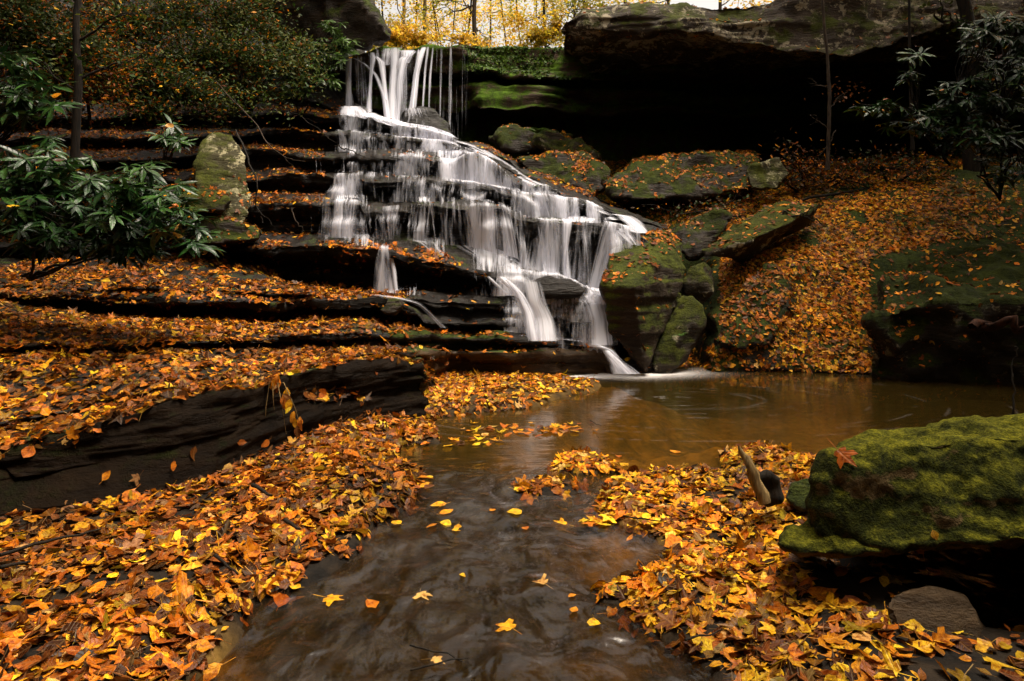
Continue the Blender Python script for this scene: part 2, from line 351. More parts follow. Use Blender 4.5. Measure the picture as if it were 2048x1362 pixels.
ledge([(-420,300),(0,298),(430,292),(560,292),(620,300),(720,304),(780,302),(860,302),(930,306),(976,318),(1010,345),(1059,368),(1120,390),(1334,462)],
      [(-420,285),(0,280),(430,268),(600,264),(660,267),(720,271),(775,275),(860,285),(900,291),(930,302),(960,309),(990,322),(1020,344),(1059,364),(1101,374),(1120,391),(1334,461)],
      [(-420,15),(0,14.2),(500,13.6),(720,12.8),(860,12.3),(1000,11.5),(1120,10.6),(1334,10.4)], .12)
ledge([(-420,262),(0,258),(430,258),(600,258),(660,263),(720,268),(775,272),(800,276),(860,283),(900,289),(930,300),(1000,326),(1120,391),(1334,460)],
      [(-420,235),(0,230),(430,228),(600,234),(665,235),(730,238),(790,254),(850,262),(900,274),(915,283),(960,292),(998,313),(1023,326),(1039,348),(1089,367),(1109,375),(1121,390),(1151,402),(1200,418),(1250,435),(1334,458)],
      [(-420,16.5),(0,15.6),(500,15),(800,14),(915,13.2),(1000,12.2),(1100,11),(1200,10.4),(1334,10.6)], .15)
ledge([(-420,200),(0,200),(430,200),(600,212),(665,222),(740,230),(800,246),(860,256),(900,270),(915,281),(960,291),(1334,457)],
      [(-420,150),(0,140),(300,150),(430,170),(560,185),(640,205),(665,220),(740,229),(800,245),(860,255),(900,269),(915,280),(960,290),(1334,456)],
      [(-420,18),(0,17.6),(500,17),(700,16),(900,15.3),(1000,14),(1100,12.5),(1200,12),(1334,12)], .1)
# order the rows, break the fronts
prev_r = None; prev_y = None
for k, R in enumerate(ROWS):
    xw = (PX-CX)/F*R[3]
    amp = lerp([(-420, 1), (900, 1), (1334, .7)], PX)*min(1, .35+.12*k)
    if k > 0:
        jit = .14*blocks(xw, 1.3, 11+k)*amp+.07*blocks(xw, 4.1, 31+k)*amp+.05*n1(xw, 3.1, 50+k)
        R[3] = R[3]+jit; R[1] = R[1]+jit*.6
    hh = np.clip(R[0]-R[2], 0, 30)/30
    R[2] = R[2]+(2.2*n1(xw, 1.7, 70+k)+1.8*n1(xw, 6.5, 90+k)+2.0*blocks(xw, 2.3, 120+k))*hh*(2.4 if k == 0 else 1)+(8*n1(xw, .8, 150+k)+4*blocks(xw, .9, 170+k))*hh*ss(760, 500, PX)*(k > 4)
    if prev_r is not None:
        R[0] = np.minimum(R[0], prev_r-.6); R[1] = np.maximum(R[1], prev_y+.03)
    R[2] = np.minimum(R[2], R[0]-.4)
    if k > 0: R[3] = np.minimum(np.maximum(R[3], prev_y+.02), R[1])
    prev_r, prev_y = R[2], R[3]
lines = []; segs = []; part = []
for k, R in enumerate(ROWS):
    b = W(PX, R[0], R[1]); l = W(PX, R[2], R[3])
    if k == 0:
        g = b.copy(); g[:, 2] -= .35; lines.append(g); segs.append(4); part.append(0)
    # undercut profile: foot, recess, shoulder, lip
    rec = b*.55+l*.45; rec[:, 1] = np.maximum(b[:, 1], l[:, 1])+.05*(k > 0)
    sh = l.copy(); sh[:, 2] = l[:, 2]-np.clip((l[:, 2]-b[:, 2])*.25, 0, .07)
    hgt = np.percentile(R[0]-R[2], 80)
    n = int(np.clip(hgt/2.2, 3, 46))
    lines += [b, rec, sh, l]; segs += [n//2+1, n//2+1, 2]
    if k < len(ROWS)-1:
        nb = ROWS[k+1]; gap = np.percentile(R[2]-nb[0], 85)
        segs.append(int(np.clip(gap/2.5, 3, 44)))
b = lines[-1].copy(); b[:, 1] += lerp([(-420,8),(500,8),(700,3)], PX); b[:, 2] += lerp([(-420, 16), (450, 14), (580, 8), (690, .6), (930, -.5), (1334, -1)], PX); lines.append(b); segs.append(40)
rowsG = []; tag_k = []
for i in range(len(lines)-1):
    for t in np.arange(segs[i])/segs[i]:
        rowsG.append(lines[i]*(1-t)+lines[i+1]*t)
rowsG.append(lines[-1])
G0 = np.array(rowsG); G = G0.copy(); n = gnormals(G)
n[n[..., 1] > .3] *= 1
flip = (n[..., 2] < -.3) | ((np.abs(n[..., 2]) <= .3) & (n[..., 1] > 0)); 
facing = -(n[..., 1])*1.0+n[..., 2]*.6
n = np.where(facing[..., None] < 0, -n, n)
depth = G[..., 1]; stp = ss(.1, .8, 1-np.abs(n[..., 2]))
strat = np.where(depth < 6.6, np.tanh(2.6*fbm(G*np.array([1.5, 1.5, 8.0]), 1.0, 4, 6))*.055+np.tanh(4*fbm(G, 1.7, 2, 7))*.03, np.tanh(2.2*fbm(G*np.array([.45, .45, 9.0]), 1.0, 3, 5))*.045)+np.tanh(2.5*fbm(G*np.array([1.2, 1.2, 26.0]), 1.0, 2, 15))*.015
rough = fbm(G, 1.6, 4, 8)*.05+fbm(G, 9, 3, 9)*.014
sc = np.clip(depth/7, .55, 1.3)
G = G+n*((strat*stp+rough*np.where(stp > .5, .8, 1.0))*sc)[..., None]
Vl = G.reshape(-1, 3); Fl = gridfaces(*G.shape[:2])
nearf = (G0[..., 1].reshape(-1)[Fl[:, 0]] < 99)
ro = mkmesh('bedrock_ledges', Vl, Fl, M['ledge']); tag(ro, 'dark wet sandstone ledges stepping up under the cascades and the left bank', None, kind='structure')
# first riser gets the browner near-wall rock
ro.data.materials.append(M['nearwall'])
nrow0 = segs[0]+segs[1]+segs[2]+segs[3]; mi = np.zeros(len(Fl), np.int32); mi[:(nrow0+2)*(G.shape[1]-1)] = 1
fc_ = G0.reshape(-1, 3)[Fl].mean(1); fx_, fr_ = PJ(fc_)
ro.data.materials.append(M['brown']); ro.data.materials.append(M['slope'])
mi[(fx_ > 805) & (fx_ < 1240) & (fr_ > 698) & (fr_ < 752) & (fc_[:, 1] > 6.4)] = 2
mi[(fx_ > 780) & (fx_ < 1015) & (fr_ > 664) & (fr_ <= 703) & (fc_[:, 1] > 6)] = 3
ro.data.polygons.foreach_set('material_index', mi)
keep('ledges', Vl, Fl)

# generic loft
def loft(name, rows, px, mat, nseg, label=None, kind='structure', a_strat=.05, a_rough=.08, f_rough=1.2, z_last=None, sname=None, cat=None):
    L = [W(px, lerp(r, px), lerp(y, px)) for r, y in rows]
    if z_last:
        for dy, dz in z_last:
            e = L[-1].copy(); e[:, 1] += dy; e[:, 2] += dz; e[:, 0] *= (e[:, 1]/L[-1][:, 1]); L.append(e)
    Gd = []
    if not hasattr(nseg, '__len__'): nseg = [nseg]*(len(L)-1)
    for i in range(len(L)-1):
        for t in np.arange(nseg[i])/nseg[i]: Gd.append(L[i]*(1-t)+L[i+1]*t)
    Gd.append(L[-1]); g = np.array(Gd); nn = gnormals(g)
    fc = -nn[..., 1]+nn[..., 2]*.6; nn = np.where(fc[..., None] < 0, -nn, nn)
    st = ss(.1, .8, 1-np.abs(nn[..., 2]))
    dsp = np.tanh(2*fbm(g*np.array([.35, .35, 4.5]), 1, 3, 21))*a_strat*st+fbm(g, f_rough, 5, 22)*a_rough
    g = g+nn*dsp[..., None]
    V = g.reshape(-1, 3); Fq = gridfaces(*g.shape[:2])
    o = mkmesh(name, V, Fq, mat); tag(o, label, cat, kind=kind)
    if sname: keep(sname, V, Fq)
    return o

# back cliff with the fall lip, the mossy wall and the cave
px = np.arange(300, 2500, 7.0)
loft('cliff', [
    ([(300,360),(2500,360)], [(300,19),(2500,19)]),
    ([(300,240),(930,240),(1060,228),(1200,238),(1400,232),(1500,236),(1650,247),(1880,243),(2500,243)], [(300,19.2),(930,19.2),(2500,19.0)]),
    ([(300,225),(930,222),(960,212),(1060,218),(1200,228),(1400,222),(1500,230),(1650,242),(1880,238),(2500,238)], [(300,18),(930,18),(960,17),(1060,17.0),(1200,18),(1500,17.0),(1900,16.4),(2500,16)]),
    ([(300,175),(930,170),(1060,170),(1200,175),(1500,195),(2500,185)], [(300,18),(930,17.6),(1060,17.2),(1200,18),(1500,17.6),(2500,17)]),
    ([(300,155),(930,160),(1060,162),(1200,160),(1500,165),(2500,165)], [(300,18.6),(2500,18.4)]),
    ([(300,135),(900,138),(930,146),(1040,152),(1200,150),(2500,150)], [(300,17.6),(930,17.4),(1200,17.3),(2500,18)]),
    ([(300,112),(600,116),(690,113),(735,104),(770,96),(810,100),(835,94),(870,92),(930,92),(1140,97),(2500,97)], [(300,17.3),(925,17.1),(960,17.75),(1200,17.75),(2500,17.4)]),
    ], px, M['cliff'], [10, 8, 12, 8, 10, 16, 6, 6], 'sandstone cliff carrying the waterfall lip, green moss right of the water, dark cave below', a_strat=.13, a_rough=.12,
    z_last=[(1.5, .12), (12, .3)], sname='cliff')
# overhanging shelf at right
px = np.arange(1130, 2700, 6.0)
loft('rock_overhang', [
    ([(1130,100),(1200,150),(2700,150)], [(1130,14.5),(1200,18.5),(2700,18.5)]),
    ([(1130,70),(1145,92),(1250,112),(1600,114),(1700,124),(1850,112),(2700,100)], [(1130,14.0),(1145,14.6),(1250,15.6),(2700,15)]),
    ([(1130,48),(1145,62),(1165,70),(1200,80),(1330,84),(1450,92),(1550,98),(1620,105),(1700,112),(1760,92),(1830,66),(1900,56),(2700,40)], [(1130,13.8),(1200,14.3),(2700,13.6)]),
    ([(1130,45),(1150,50),(1165,58),(1250,66),(1330,65),(1400,68),(1450,80),(1550,88),(1620,100),(1700,108),(1760,86),(1830,60),(1900,50),(2700,20)], [(1130,13.6),(1165,13.3),(1400,13),(1700,12.4),(1900,12.8),(2700,13)]),
    ([(1130,42),(1150,36),(1165,34),(1300,36),(1450,36),(1550,40),(1650,50),(1700,60),(1760,40),(1830,20),(2700,0)], [(1130,13.5),(1165,13.2),(1400,13.0),(1700,12.7),(1900,13),(2700,13)]),
    ([(1130,40),(1150,28),(1165,22),(1300,14),(1380,14),(1450,10),(1550,-4),(1650,-30),(2700,-80)], [(1130,13.6),(1165,13.6),(1400,13.3),(1700,13.1),(2700,13.4)]),
    ], px, M['shelf'], [8, 14, 4, 16, 12, 8, 6], 'huge pale lichened sandstone slab jutting out over the dark cave', a_strat=.10, a_rough=.17, z_last=[(2.5, .25), (14, 3.5)], sname='shelf')
# right bank
px = np.arange(1180, 2600, 4.5)
loft('right_bank', [
    ([(1180,790),(1390,782),(1500,785),(1700,790),(2048,810),(2600,830)], [(1180,9.0),(1375,8.9),(1420,8.2),(1700,8.3),(2048,7.8),(2600,7.4)]),
    ([(1180,748),(1390,742),(1500,735),(1600,742),(1690,748),(2048,760),(2600,780)], [(1180,9.2),(1375,9.0),(1420,8.25),(1700,8.1),(2048,7.7),(2600,7.2)]),
    ([(1180,744),(1390,730),(1440,722),(1500,716),(1600,726),(1680,738),(1720,742),(2600,740)], [(1180,9.6),(1380,9.4),(1425,8.35),(1700,8.15),(2048,7.8),(2600,7.4)]),
    ([(1180,735),(1300,720),(1390,690),(1430,640),(1500,630),(1600,640),(1700,640),(1800,640),(2600,640)], [(1180,10.2),(1385,10.0),(1435,8.85),(1500,8.75),(1700,8.7),(2600,8.4)]),
    ([(1180,690),(1300,650),(1390,620),(1430,575),(1500,530),(1600,520),(1800,500),(2048,490),(2600,480)], [(1180,10.8),(1390,10.6),(1440,9.6),(1500,9.7),(1800,10),(2600,9.6)]),
    ([(1180,640),(1300,560),(1420,530),(1500,480),(1560,450),(1640,425),(1750,400),(1890,385),(2048,390),(2600,380)], [(1180,11.2),(1400,11.2),(1500,10.8),(1750,11.4),(2600,11.2)]),
    ([(1180,600),(1300,500),(1420,450),(1500,425),(1560,408),(1640,395),(1750,368),(1830,352),(1890,345),(2048,352),(2600,340)], [(1180,11.8),(1500,11.7),(1750,12.3),(2600,12)]),
    ([(1180,460),(1300,420),(1400,398),(1480,385),(1560,378),(1640,360),(1750,345),(1830,335),(1890,330),(2600,320)], [(1180,12),(1500,12.8),(1750,13.6),(2600,13.5)]),
    ([(1180,400),(1300,390),(1450,370),(1560,350),(1700,335),(1890,320),(2600,310)], [(1180,14),(1500,14.2),(2600,15)]),
    ([(1180,330),(2600,300)], [(1180,18),(2600,18)]),
    ], px, M['slope'], [4, 3, 20, 24, 20, 14, 10, 8, 6], 'steep right bank of mossy bedrock above the brown pool', a_strat=.05, a_rough=.13, f_rough=.9, sname='right')

# ------------------------------------------------------------------ boulders
def hull_rock(name, corners, mat, label, cat='boulder', vox=.035, amp=.045, f=2.4, strat=.02, group=None, sname=None, seed=0, world=False, smooth_it=1):
    P = [Vector(c) for c in (corners if world else [tuple(W(*c)) for c in corners])]
    bm = bmesh.new()
    for p in P: bm.verts.new(p)
    bmesh.ops.convex_hull(bm, input=bm.verts)
    bmesh.ops.recalc_face_normals(bm, faces=bm.faces)
    loose = [v for v in bm.verts if not v.link_faces]
    bmesh.ops.delete(bm, geom=loose, context='VERTS')
    me = bpy.data.meshes.new('tmp'); bm.to_mesh(me); bm.free()
    o = bpy.data.objects.new('tmp', me); COL.objects.link(o)
    r = o.modifiers.new('r', 'REMESH'); r.mode = 'VOXEL'; r.voxel_size = vox
    sm = o.modifiers.new('s', 'SMOOTH'); sm.iterations = smooth_it; sm.factor = .5
    dg = bpy.context.evaluated_depsgraph_get(); dg.update()
    ev = bpy.data.meshes.new_from_object(o.evaluated_get(dg))
    V = np.empty(len(ev.vertices)*3, np.float32); ev.vertices.foreach_get('co', V); V = V.reshape(-1, 3).astype(float)
    Nn = np.empty(len(ev.vertices)*3, np.float32); ev.vertices.foreach_get('normal', Nn); Nn = Nn.reshape(-1, 3)
    cell = np.tanh(3*fbm(V, f*.8, 2, 40+seed))
    dsp = amp*fbm(V, f, 5, 41+seed)+amp*.7*cell+amp*.25*np.tanh(4*fbm(V, f*2.3, 2, 47+seed))+strat*np.tanh(2*fbm(V*np.array([.6, .6, 9]), 1, 2, 43+seed))*(1-np.abs(Nn[:, 2]))
    V = V+Nn*dsp[:, None]
    Fq = np.empty(len(ev.polygons)*4, np.int32); ev.polygons.foreach_get('vertices', Fq); Fq = Fq.reshape(-1, 4)
    bpy.data.objects.remove(o); bpy.data.meshes.remove(me); bpy.data.meshes.remove(ev)
    c = V.mean(0); c[2] = V[:, 2].min()
    ob = mkmesh(name, V-c, Fq, mat); ob.location = c
    tag(ob, label, cat, group)
    if sname: keep(sname, V, Fq)
    return ob
def slab(outline, Y, depth, sh=.85, tilt=0.0, bulge=0.0):
    """front outline + the same outline further back, as corner list"""
    o = np.array(outline, float); c = o.mean(0); out = []
    rmin, rmax = o[:, 1].min(), o[:, 1].max()
    for x, r in o:
        t = (rmax-r)/(rmax-rmin+1e-6); y = Y+tilt*t
        out.append((x, r, y)); out.append((c[0]+(x-c[0])*sh, c[1]+(r-c[1])*sh, y+depth))
    if bulge: out.append((c[0], c[1], Y+tilt*.5-bulge))
    return out

hull_rock('boulder', [(1203,566,7.95),(1268,572,7.65),(1290,738,7.9),(1222,665,7.95),(1212,620,7.9),(1300,728,7.95),(1228,500,8.9),(1250,488,9.0),(1330,456,9.6),(1364,480,9.4),(1370,548,8.9),(1345,585,8.6),(1318,650,8.2),(1306,705,8.05),(1240,620,9.4),(1350,570,9.4),(1290,745,8.4)],
    rock_mat('blocky_sandstone', (.008, .005, .003), (.05, .032, .018), moss=.75, rough=(.5, .8), mosscol=((.012, .016, .002), (.09, .105, .008)), mossdir=.4), 'tall blocky boulder beside the cascade, leaves on its sloping top and a dark front face', sname='b1', vox=.02, amp=.028, strat=.02, seed=1, smooth_it=1)
hull_rock('boulder', slab([(1310,720),(1305,745),(1350,742),(1380,705),(1412,650),(1408,610),(1385,588),(1355,600),(1330,650)], 8.15, .5, tilt=.4, bulge=.1),
    M['boulder'], 'mossy wedge shaped rock leaning at the pool edge right of the tall boulder', vox=.03, amp=.05, seed=2, sname='b2')
hull_rock('boulder', slab([(1370,570),(1385,530),(1410,518),(1424,540),(1420,590),(1400,605),(1375,600)], 8.8, .4, tilt=.1, bulge=.1),
    M['boulder'], 'small upright mossy rock above the wedge shaped rock', vox=.03, amp=.04, seed=3)
hull_rock('boulder', slab([(1308,615),(1318,580),(1340,570),(1362,590),(1356,615),(1330,632)], 8.5, .3, tilt=.1, bulge=.1),
    M['boulder'], 'smallest mossy rock wedged against the tall boulder', vox=.025, amp=.04, seed=4)
hull_rock('boulder', [(1402,500,9.1),(1408,512,9.05),(1470,515,9.1),(1500,480,9.0),(1590,440,9.5),(1640,410,10.2),(1560,398,10.4),(1530,405,10.3),(1460,455,9.7),(1430,480,9.4),(1500,520,10),(1620,450,10.6)],
    M['boulder'], 'long mossy boulder with a pointed left end, leaning on the leafy bank', vox=.03, amp=.04, seed=5, sname='b5')
hull_rock('boulder', slab([(1335,468),(1370,440),(1430,418),(1462,432),(1440,480),(1400,520),(1372,520),(1345,490)], 9.9, .8, tilt=.5),
    M['boulder_dark'], 'dark shadowed boulder behind the tall boulder, leaves on its crest', vox=.04, amp=.06, seed=6, sname='b6')
hull_rock('boulder', [(1420,690,8.35),(1440,640,8.5),(1490,560,9.0),(1540,530,9.3),(1600,620,8.7),(1530,690,8.3),(1440,700,8.25),(1560,560,9.8)],
    M['slope'], 'rounded mossy rock at the left foot of the leafy bank', vox=.04, amp=.05, seed=7, sname='b7')
# big dark-faced boulder right of pool
hull_rock('boulder', [(1738,635,7.6),(1735,760,7.9),(1900,560+40,7.3),(2100,600,7.0),(2450,600,6.9),(2450,800,7.4),(2000,790,7.5),(1745,775,7.9),(1790,545,8.6),(1900,500,9.4),(2050,478,9.6),(2450,470,9.2),(1760,600,8.0),(1800,690,9)],
    rock_mat('dark_face_lichen', (.008, .006, .004), (.035, .024, .015), moss=.85, lichen=.18, rough=(.5, .8), mosscol=((.008, .012, .002), (.045, .058, .005)), lichcol=(.2, .18, .13), mossdir=.5),
    'broad moss topped boulder with a black lichen spotted face right of the pool', vox=.035, amp=.1, seed=8, sname='b8')
# rocks below the cave
hull_rock('boulder', slab([(1030,318),(1080,306),(1160,310),(1220,335),(1218,375),(1190,392),(1120,385),(1060,345)], 12.2, 1.3, tilt=.6),
    M['boulder_dark'], 'leaf topped boulder right beside the middle of the cascade', vox=.05, amp=.07, seed=9, sname='b9')
hull_rock('boulder', slab([(1212,362),(1260,325),(1400,312),(1520,308),(1524,345),(1500,385),(1400,392),(1300,400),(1225,395)], 11.8, 1.4, tilt=.9),
    M['boulder_dark'], 'wide flat boulder with leaves on top below the cave mouth', vox=.05, amp=.08, seed=10, sname='b10')
hull_rock('boulder', slab([(1485,345),(1500,325),(1555,315),(1580,345),(1560,380),(1500,382)], 11.4, .6, tilt=.3),
    M['lichen'], 'small pale lichened rock at the right end of the wide flat boulder', vox=.05, amp=.06, seed=11)
hull_rock('boulder', slab([(1070,262),(1110,258),(1180,290),(1205,320),(1180,325),(1110,300),(1060,290)], 14, 1.2, tilt=.4),
    M['boulder'], 'long mossy boulder sloping down in front of the cave', vox=.06, amp=.08, seed=12, sname='b12')
hull_rock('boulder', slab([(975,275),(1000,258),(1060,262),(1100,285),(1060,308),(1000,300)], 14.5, 1.0, tilt=.3),
    M['boulder_dark'], 'low dark boulder at the cave mouth right of the waterfall spray', vox=.06, amp=.08, seed=13, sname='b13')
# rocks at the foot of the plunge
hull_rock('boulder', slab([(800,262),(805,225),(830,212),(865,222),(895,245),(906,270),(900,290),(850,280)], 15.2, 1.2, tilt=.5, bulge=.2),
    M['ledge'], 'rounded wet black boulder behind the spray at the foot of the upper fall', vox=.06, amp=.05, seed=14)
hull_rock('boulder', slab([(678,232),(684,216),(712,208),(738,222),(745,240),(690,240)], 15.4, .8, tilt=.3, bulge=.1),
    M['ledge'], 'low wet boulder under the leftmost strand of the upper fall', vox=.05, amp=.04, seed=15)
# dark rock top-left of fall
hull_rock('boulder', [(500,-60,15.5),(690,-40,15.3),(735,20,15.2),(784,76,15.2),(770,92,15.4),(700,106,15.5),(560,100,15.8),(500,60,16),(700,-60,17.5),(770,70,17.5),(560,90,17.5),(480,-60,18)],
    M['boulder_dark'], 'huge dark boulder with a mossy slanting edge above the left of the waterfall', vox=.09, amp=.1, seed=16)
# standing lichened stone left
hull_rock('boulder', [(388,372,9.0),(384,340,9.05),(400,285,9.3),(424,264,9.5),(462,272,9.5),(486,300,9.4),(492,330,9.3),(505,385,9.0),(495,440,8.75),(478,478,8.6),(440,430,8.7),(398,392,8.8),(420,290,10.0),(490,390,9.7),(400,390,9.7)],
    M['lichen'], 'upright olive lichened stone slab standing on the left ledges', vox=.035, amp=.03, seed=17, sname='b17')
hull_rock('boulder', slab([(290,400),(300,378),(380,372),(450,378),(462,395),(450,420),(380,428),(310,420)], 8.5, 1.0, tilt=.3),
    M['boulder'], 'low mossy block under the upright lichened slab', vox=.035, amp=.04, seed=18, sname='b18')
hull_rock('boulder', slab([(380,480),(420,430),(470,445),(530,465),(520,480),(420,490)], 8.4, .8, tilt=.3),
    M['boulder_dark'], 'sloping leaf strewn rock below the upright lichened slab', vox=.035, amp=.04, seed=19, sname='b19')
# foreground right mossy boulder, overhanging
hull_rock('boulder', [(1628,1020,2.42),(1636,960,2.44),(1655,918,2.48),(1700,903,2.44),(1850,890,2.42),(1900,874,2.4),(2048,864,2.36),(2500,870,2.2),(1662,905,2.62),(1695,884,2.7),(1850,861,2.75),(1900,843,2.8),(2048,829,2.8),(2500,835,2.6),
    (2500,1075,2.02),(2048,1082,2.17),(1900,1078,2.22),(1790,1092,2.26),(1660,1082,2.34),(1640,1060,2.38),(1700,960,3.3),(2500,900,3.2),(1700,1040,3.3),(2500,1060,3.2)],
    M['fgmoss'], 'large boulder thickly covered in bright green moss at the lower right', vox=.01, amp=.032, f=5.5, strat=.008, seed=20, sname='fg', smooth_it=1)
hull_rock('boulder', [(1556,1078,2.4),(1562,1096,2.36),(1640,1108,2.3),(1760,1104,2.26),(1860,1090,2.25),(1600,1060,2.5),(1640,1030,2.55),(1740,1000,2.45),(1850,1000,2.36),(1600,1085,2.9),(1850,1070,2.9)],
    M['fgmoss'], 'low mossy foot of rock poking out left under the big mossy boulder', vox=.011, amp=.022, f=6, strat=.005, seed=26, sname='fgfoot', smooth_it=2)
hull_rock('boulder', slab([(1765,1215),(1785,1184),(1860,1174),(1930,1192),(1960,1230),(1974,1270),(1960,1320),(1800,1310)], 2.1, .3, tilt=.12),
    rock_mat('grey_brown_stone', (.012, .008, .005), (.11, .07, .035), rough=(.3, .6), strata=.5), 'smooth brown stone in the shadow under the mossy boulder', cat='stone', vox=.012, amp=.012, f=5, seed=21)
hull_rock('boulder', slab([(1575,1000),(1580,965),(1610,955),(1645,962),(1650,1015),(1600,1020)], 3.15, .3, tilt=.1),
    M['boulder_dark'], 'small dark stone between the stick and the mossy boulder', cat='stone', vox=.015, amp=.012, f=5, seed=22)
hull_rock('boulder', slab([(1700,1120),(2050,1130),(2500,1150),(2500,1300),(2050,1240),(1750,1180)], 3.2, .5),
    M['soil'], 'black rock wall in the hollow beneath the mossy boulder', cat='rock', vox=.04, amp=.03, f=4, seed=23)
hull_rock('boulder', slab([(760,620),(775,600),(800,598),(806,610),(790,630),(770,632)], 7.0, .3, tilt=.05),
    M['boulder_dark'], 'small broken rock beside the thin side fall on the left ledges', cat='rock', vox=.02, amp=.02, f=4, seed=24)
hull_rock('boulder', slab([(1055,590),(1058,566),(1100,556),(1140,566),(1166,580),(1160,592),(1110,592)], 8.0, .5, tilt=.1),
    M['ledge'], 'wet black rock jutting between the two lowest falls', cat='rock', vox=.025, amp=.03, f=3, seed=25)
# rename stones so that each kind is plain
for o in list(COL.objects):
    if o.get('category') in ('stone', 'rock') and o.name.startswith('boulder'): o.name = o['category']

# ------------------------------------------------------------------ stream bed, banks
def zp(pts, z=0.0):
    p = np.array(pts, float); Y = (CZ-z)*F/(p[:, 1]-HZ); return np.stack([(p[:, 0]-CX)/F*Y, Y], 1)
LAND = [
 [(-900,1700),(330,1700),(380,1500),(400,1362),(455,1290),(520,1215),(600,1175),(700,1120),(745,1060),(800,1020),(835,985),(848,945),(800,920),(800,895),(885,885),(878,862),(862,846),(880,836),(960,826),(1050,818),(1090,812),(1110,798),(1190,785),(1200,768),(1110,762),(1080,756),(1080,735),(-900,735)],
 [(1450,1700),(1430,1362),(1395,1325),(1330,1270),(1240,1230),(1190,1190),(1230,1155),(1330,1125),(1345,1095),(1280,1065),(1190,1045),(1170,1010),(1210,970),(1240,950),(1330,940),(1450,945),(1440,905),(1470,893),(1560,905),(1650,925),(1800,915),(2100,905),(2900,900),(2900,1700)],
 [(1095,940),(1110,914),(1180,905),(1225,925),(1238,945),(1170,952)],
 [(1035,972),(1090,960),(1170,965),(1150,985),(1060,990)],
]
LANDW = [zp(l) for l in LAND]
def sdist(P, poly):
    n = len(poly); dmin = np.full(len(P), 1e9); ins = np.zeros(len(P), bool)
    for i in range(n):
        a = poly[i]; b = poly[(i+1) % n]; ab = b-a; ap = P-a
        t = np.clip((ap@ab)/max(ab@ab, 1e-9), 0, 1); q = ap-t[:, None]*ab; dmin = np.minimum(dmin, np.hypot(q[:, 0], q[:, 1]))
        c = (a[1] > P[:, 1]) != (b[1] > P[:, 1])
        with np.errstate(divide='ignore', invalid='ignore'):
            xi = (b[0]-a[0])*(P[:, 1]-a[1])/(b[1]-a[1])+a[0]
        ins ^= c & (P[:, 0] < xi)
    return np.where(ins, dmin, -dmin)
gx = np.arange(-5, 7, .025); gy = np.arange(1.0, 9.3, .025)
GX, GY = np.meshgrid(gx, gy); P2 = np.stack([GX.ravel(), GY.ravel()], 1); P3 = np.concatenate([P2, P2[:, :1]*0], 1)
SD = [sdist(P2+.05*np.stack([vnoise(P3*4, 1), vnoise(P3*4, 2)], 1), l) for l in LANDW]
wob = fbm(P3, 2.2, 4, 60)
sdl = np.max(SD, 0)
z = np.where(sdl > 0, np.where(SD[0] > 0, .035, .012)*ss(0, .05, sdl)+.05*(1-np.exp(-np.maximum(sdl, 0)/.35))+.02*wob*ss(0, .2, sdl), 0)
left = SD[0] > 0
z = z+np.where(left & (P2[:, 1] < 5.5), .025*ss(.2, .24, SD[0]+.16*wob)+.02*ss(.42, .46, SD[0]+.2*wob)-.03*ss(.4, .9, SD[0]), 0)
z = np.where((SD[1] > 0), z+.05*ss(0.1, .8, SD[1])+.03*np.tanh(2*fbm(P3, 3, 2, 66))*ss(.05, .2, SD[1]), z)
pool = ss(3.9, 5.2, P2[:, 1]+.35*P2[:, 0])
dw = np.maximum(-sdl, 0)
z = np.where(sdl <= 0, -.03-.09*(1-np.exp(-dw/.2))-pool*.45*ss(.1, 1.6, dw)+.045*fbm(P3, 5, 4, 61)*ss(0, .15, dw), z)
qx, qr = PJ(np.concatenate([P2, P2[:, :1]*0], 1))
hol = sdist(np.stack([qx, qr], 1), np.array([(1600,1120),(1680,1190),(1800,1235),(1950,1290),(2400,1340),(2400,1000),(1650,1000)], float)); z = z-.13*ss(-10, 40, hol)
def blob(cx, cy, rx, ry): return np.exp(-(((qx-cx)/rx)**2+((qr-cy)/ry)**2))
sand = np.clip(1.1*blob(1350, 880, 220, 50)+.9*blob(1130, 870, 160, 30)+.55*blob(1260, 1080, 110, 60)+.5*blob(440, 1330, 70, 50)+.55*blob(1500, 790, 500, 60)+.12*blob(1200, 1290, 120, 60), 0, 1)
GV = np.stack([P2[:, 0], P2[:, 1], z], 1); GF = gridfaces(len(gy), len(gx))
g = mkmesh('stream_bed', GV, GF, M['bed'], attrs={'sand': sand}); tag(g, 'sandy and stony stream bed with low muddy banks', kind='structure'); keep('ground', GV, GF)

# wide terrain: gorge floor, side slopes, plateau upstream, unseen hill added behind the viewpoint to block light
hx = np.concatenate([np.arange(-300, -24, 12.), np.arange(-24, 24, .8), np.arange(24, 301, 12.)]); hy = np.concatenate([np.arange(-200, -14, 10.), np.arange(-14, 40, .8), np.arange(40, 401, 12.)])
HX, HY = np.meshgrid(hx, hy); h3 = np.stack([HX, HY, HX*0], -1)
side = ss(6.5, 15, np.abs(HX-1.5)+.25*np.clip(10-HY, -10, 30)*0)*11
back = ss(1.5, 9, -HY)*9
plat = ss(20, 21.5, HY)*7.0+ss(21, 60, HY)*.8
sidem = side*(1-ss(18, 24, HY)*.9)
HZz = np.maximum(np.maximum(-1.0+sidem, back-1.0), plat-.4+ss(9, 16, np.abs(HX-1))*1.0*(HY > 18))+fbm(h3, .25, 4, 80)*.4*(ss(3, 10, np.hypot(HX, np.minimum(HY-8, 0))))
near_zone = (HX > -1.02*HY-2) & (HX < 1.15*HY+2) & (HY > -1.5) & (HY < 19.5); HZz = np.where(near_zone, np.minimum(HZz, -.9), HZz)
HV = np.stack([HX, HY, HZz], -1).reshape(-1, 3); HF = gridfaces(*HX.shape)
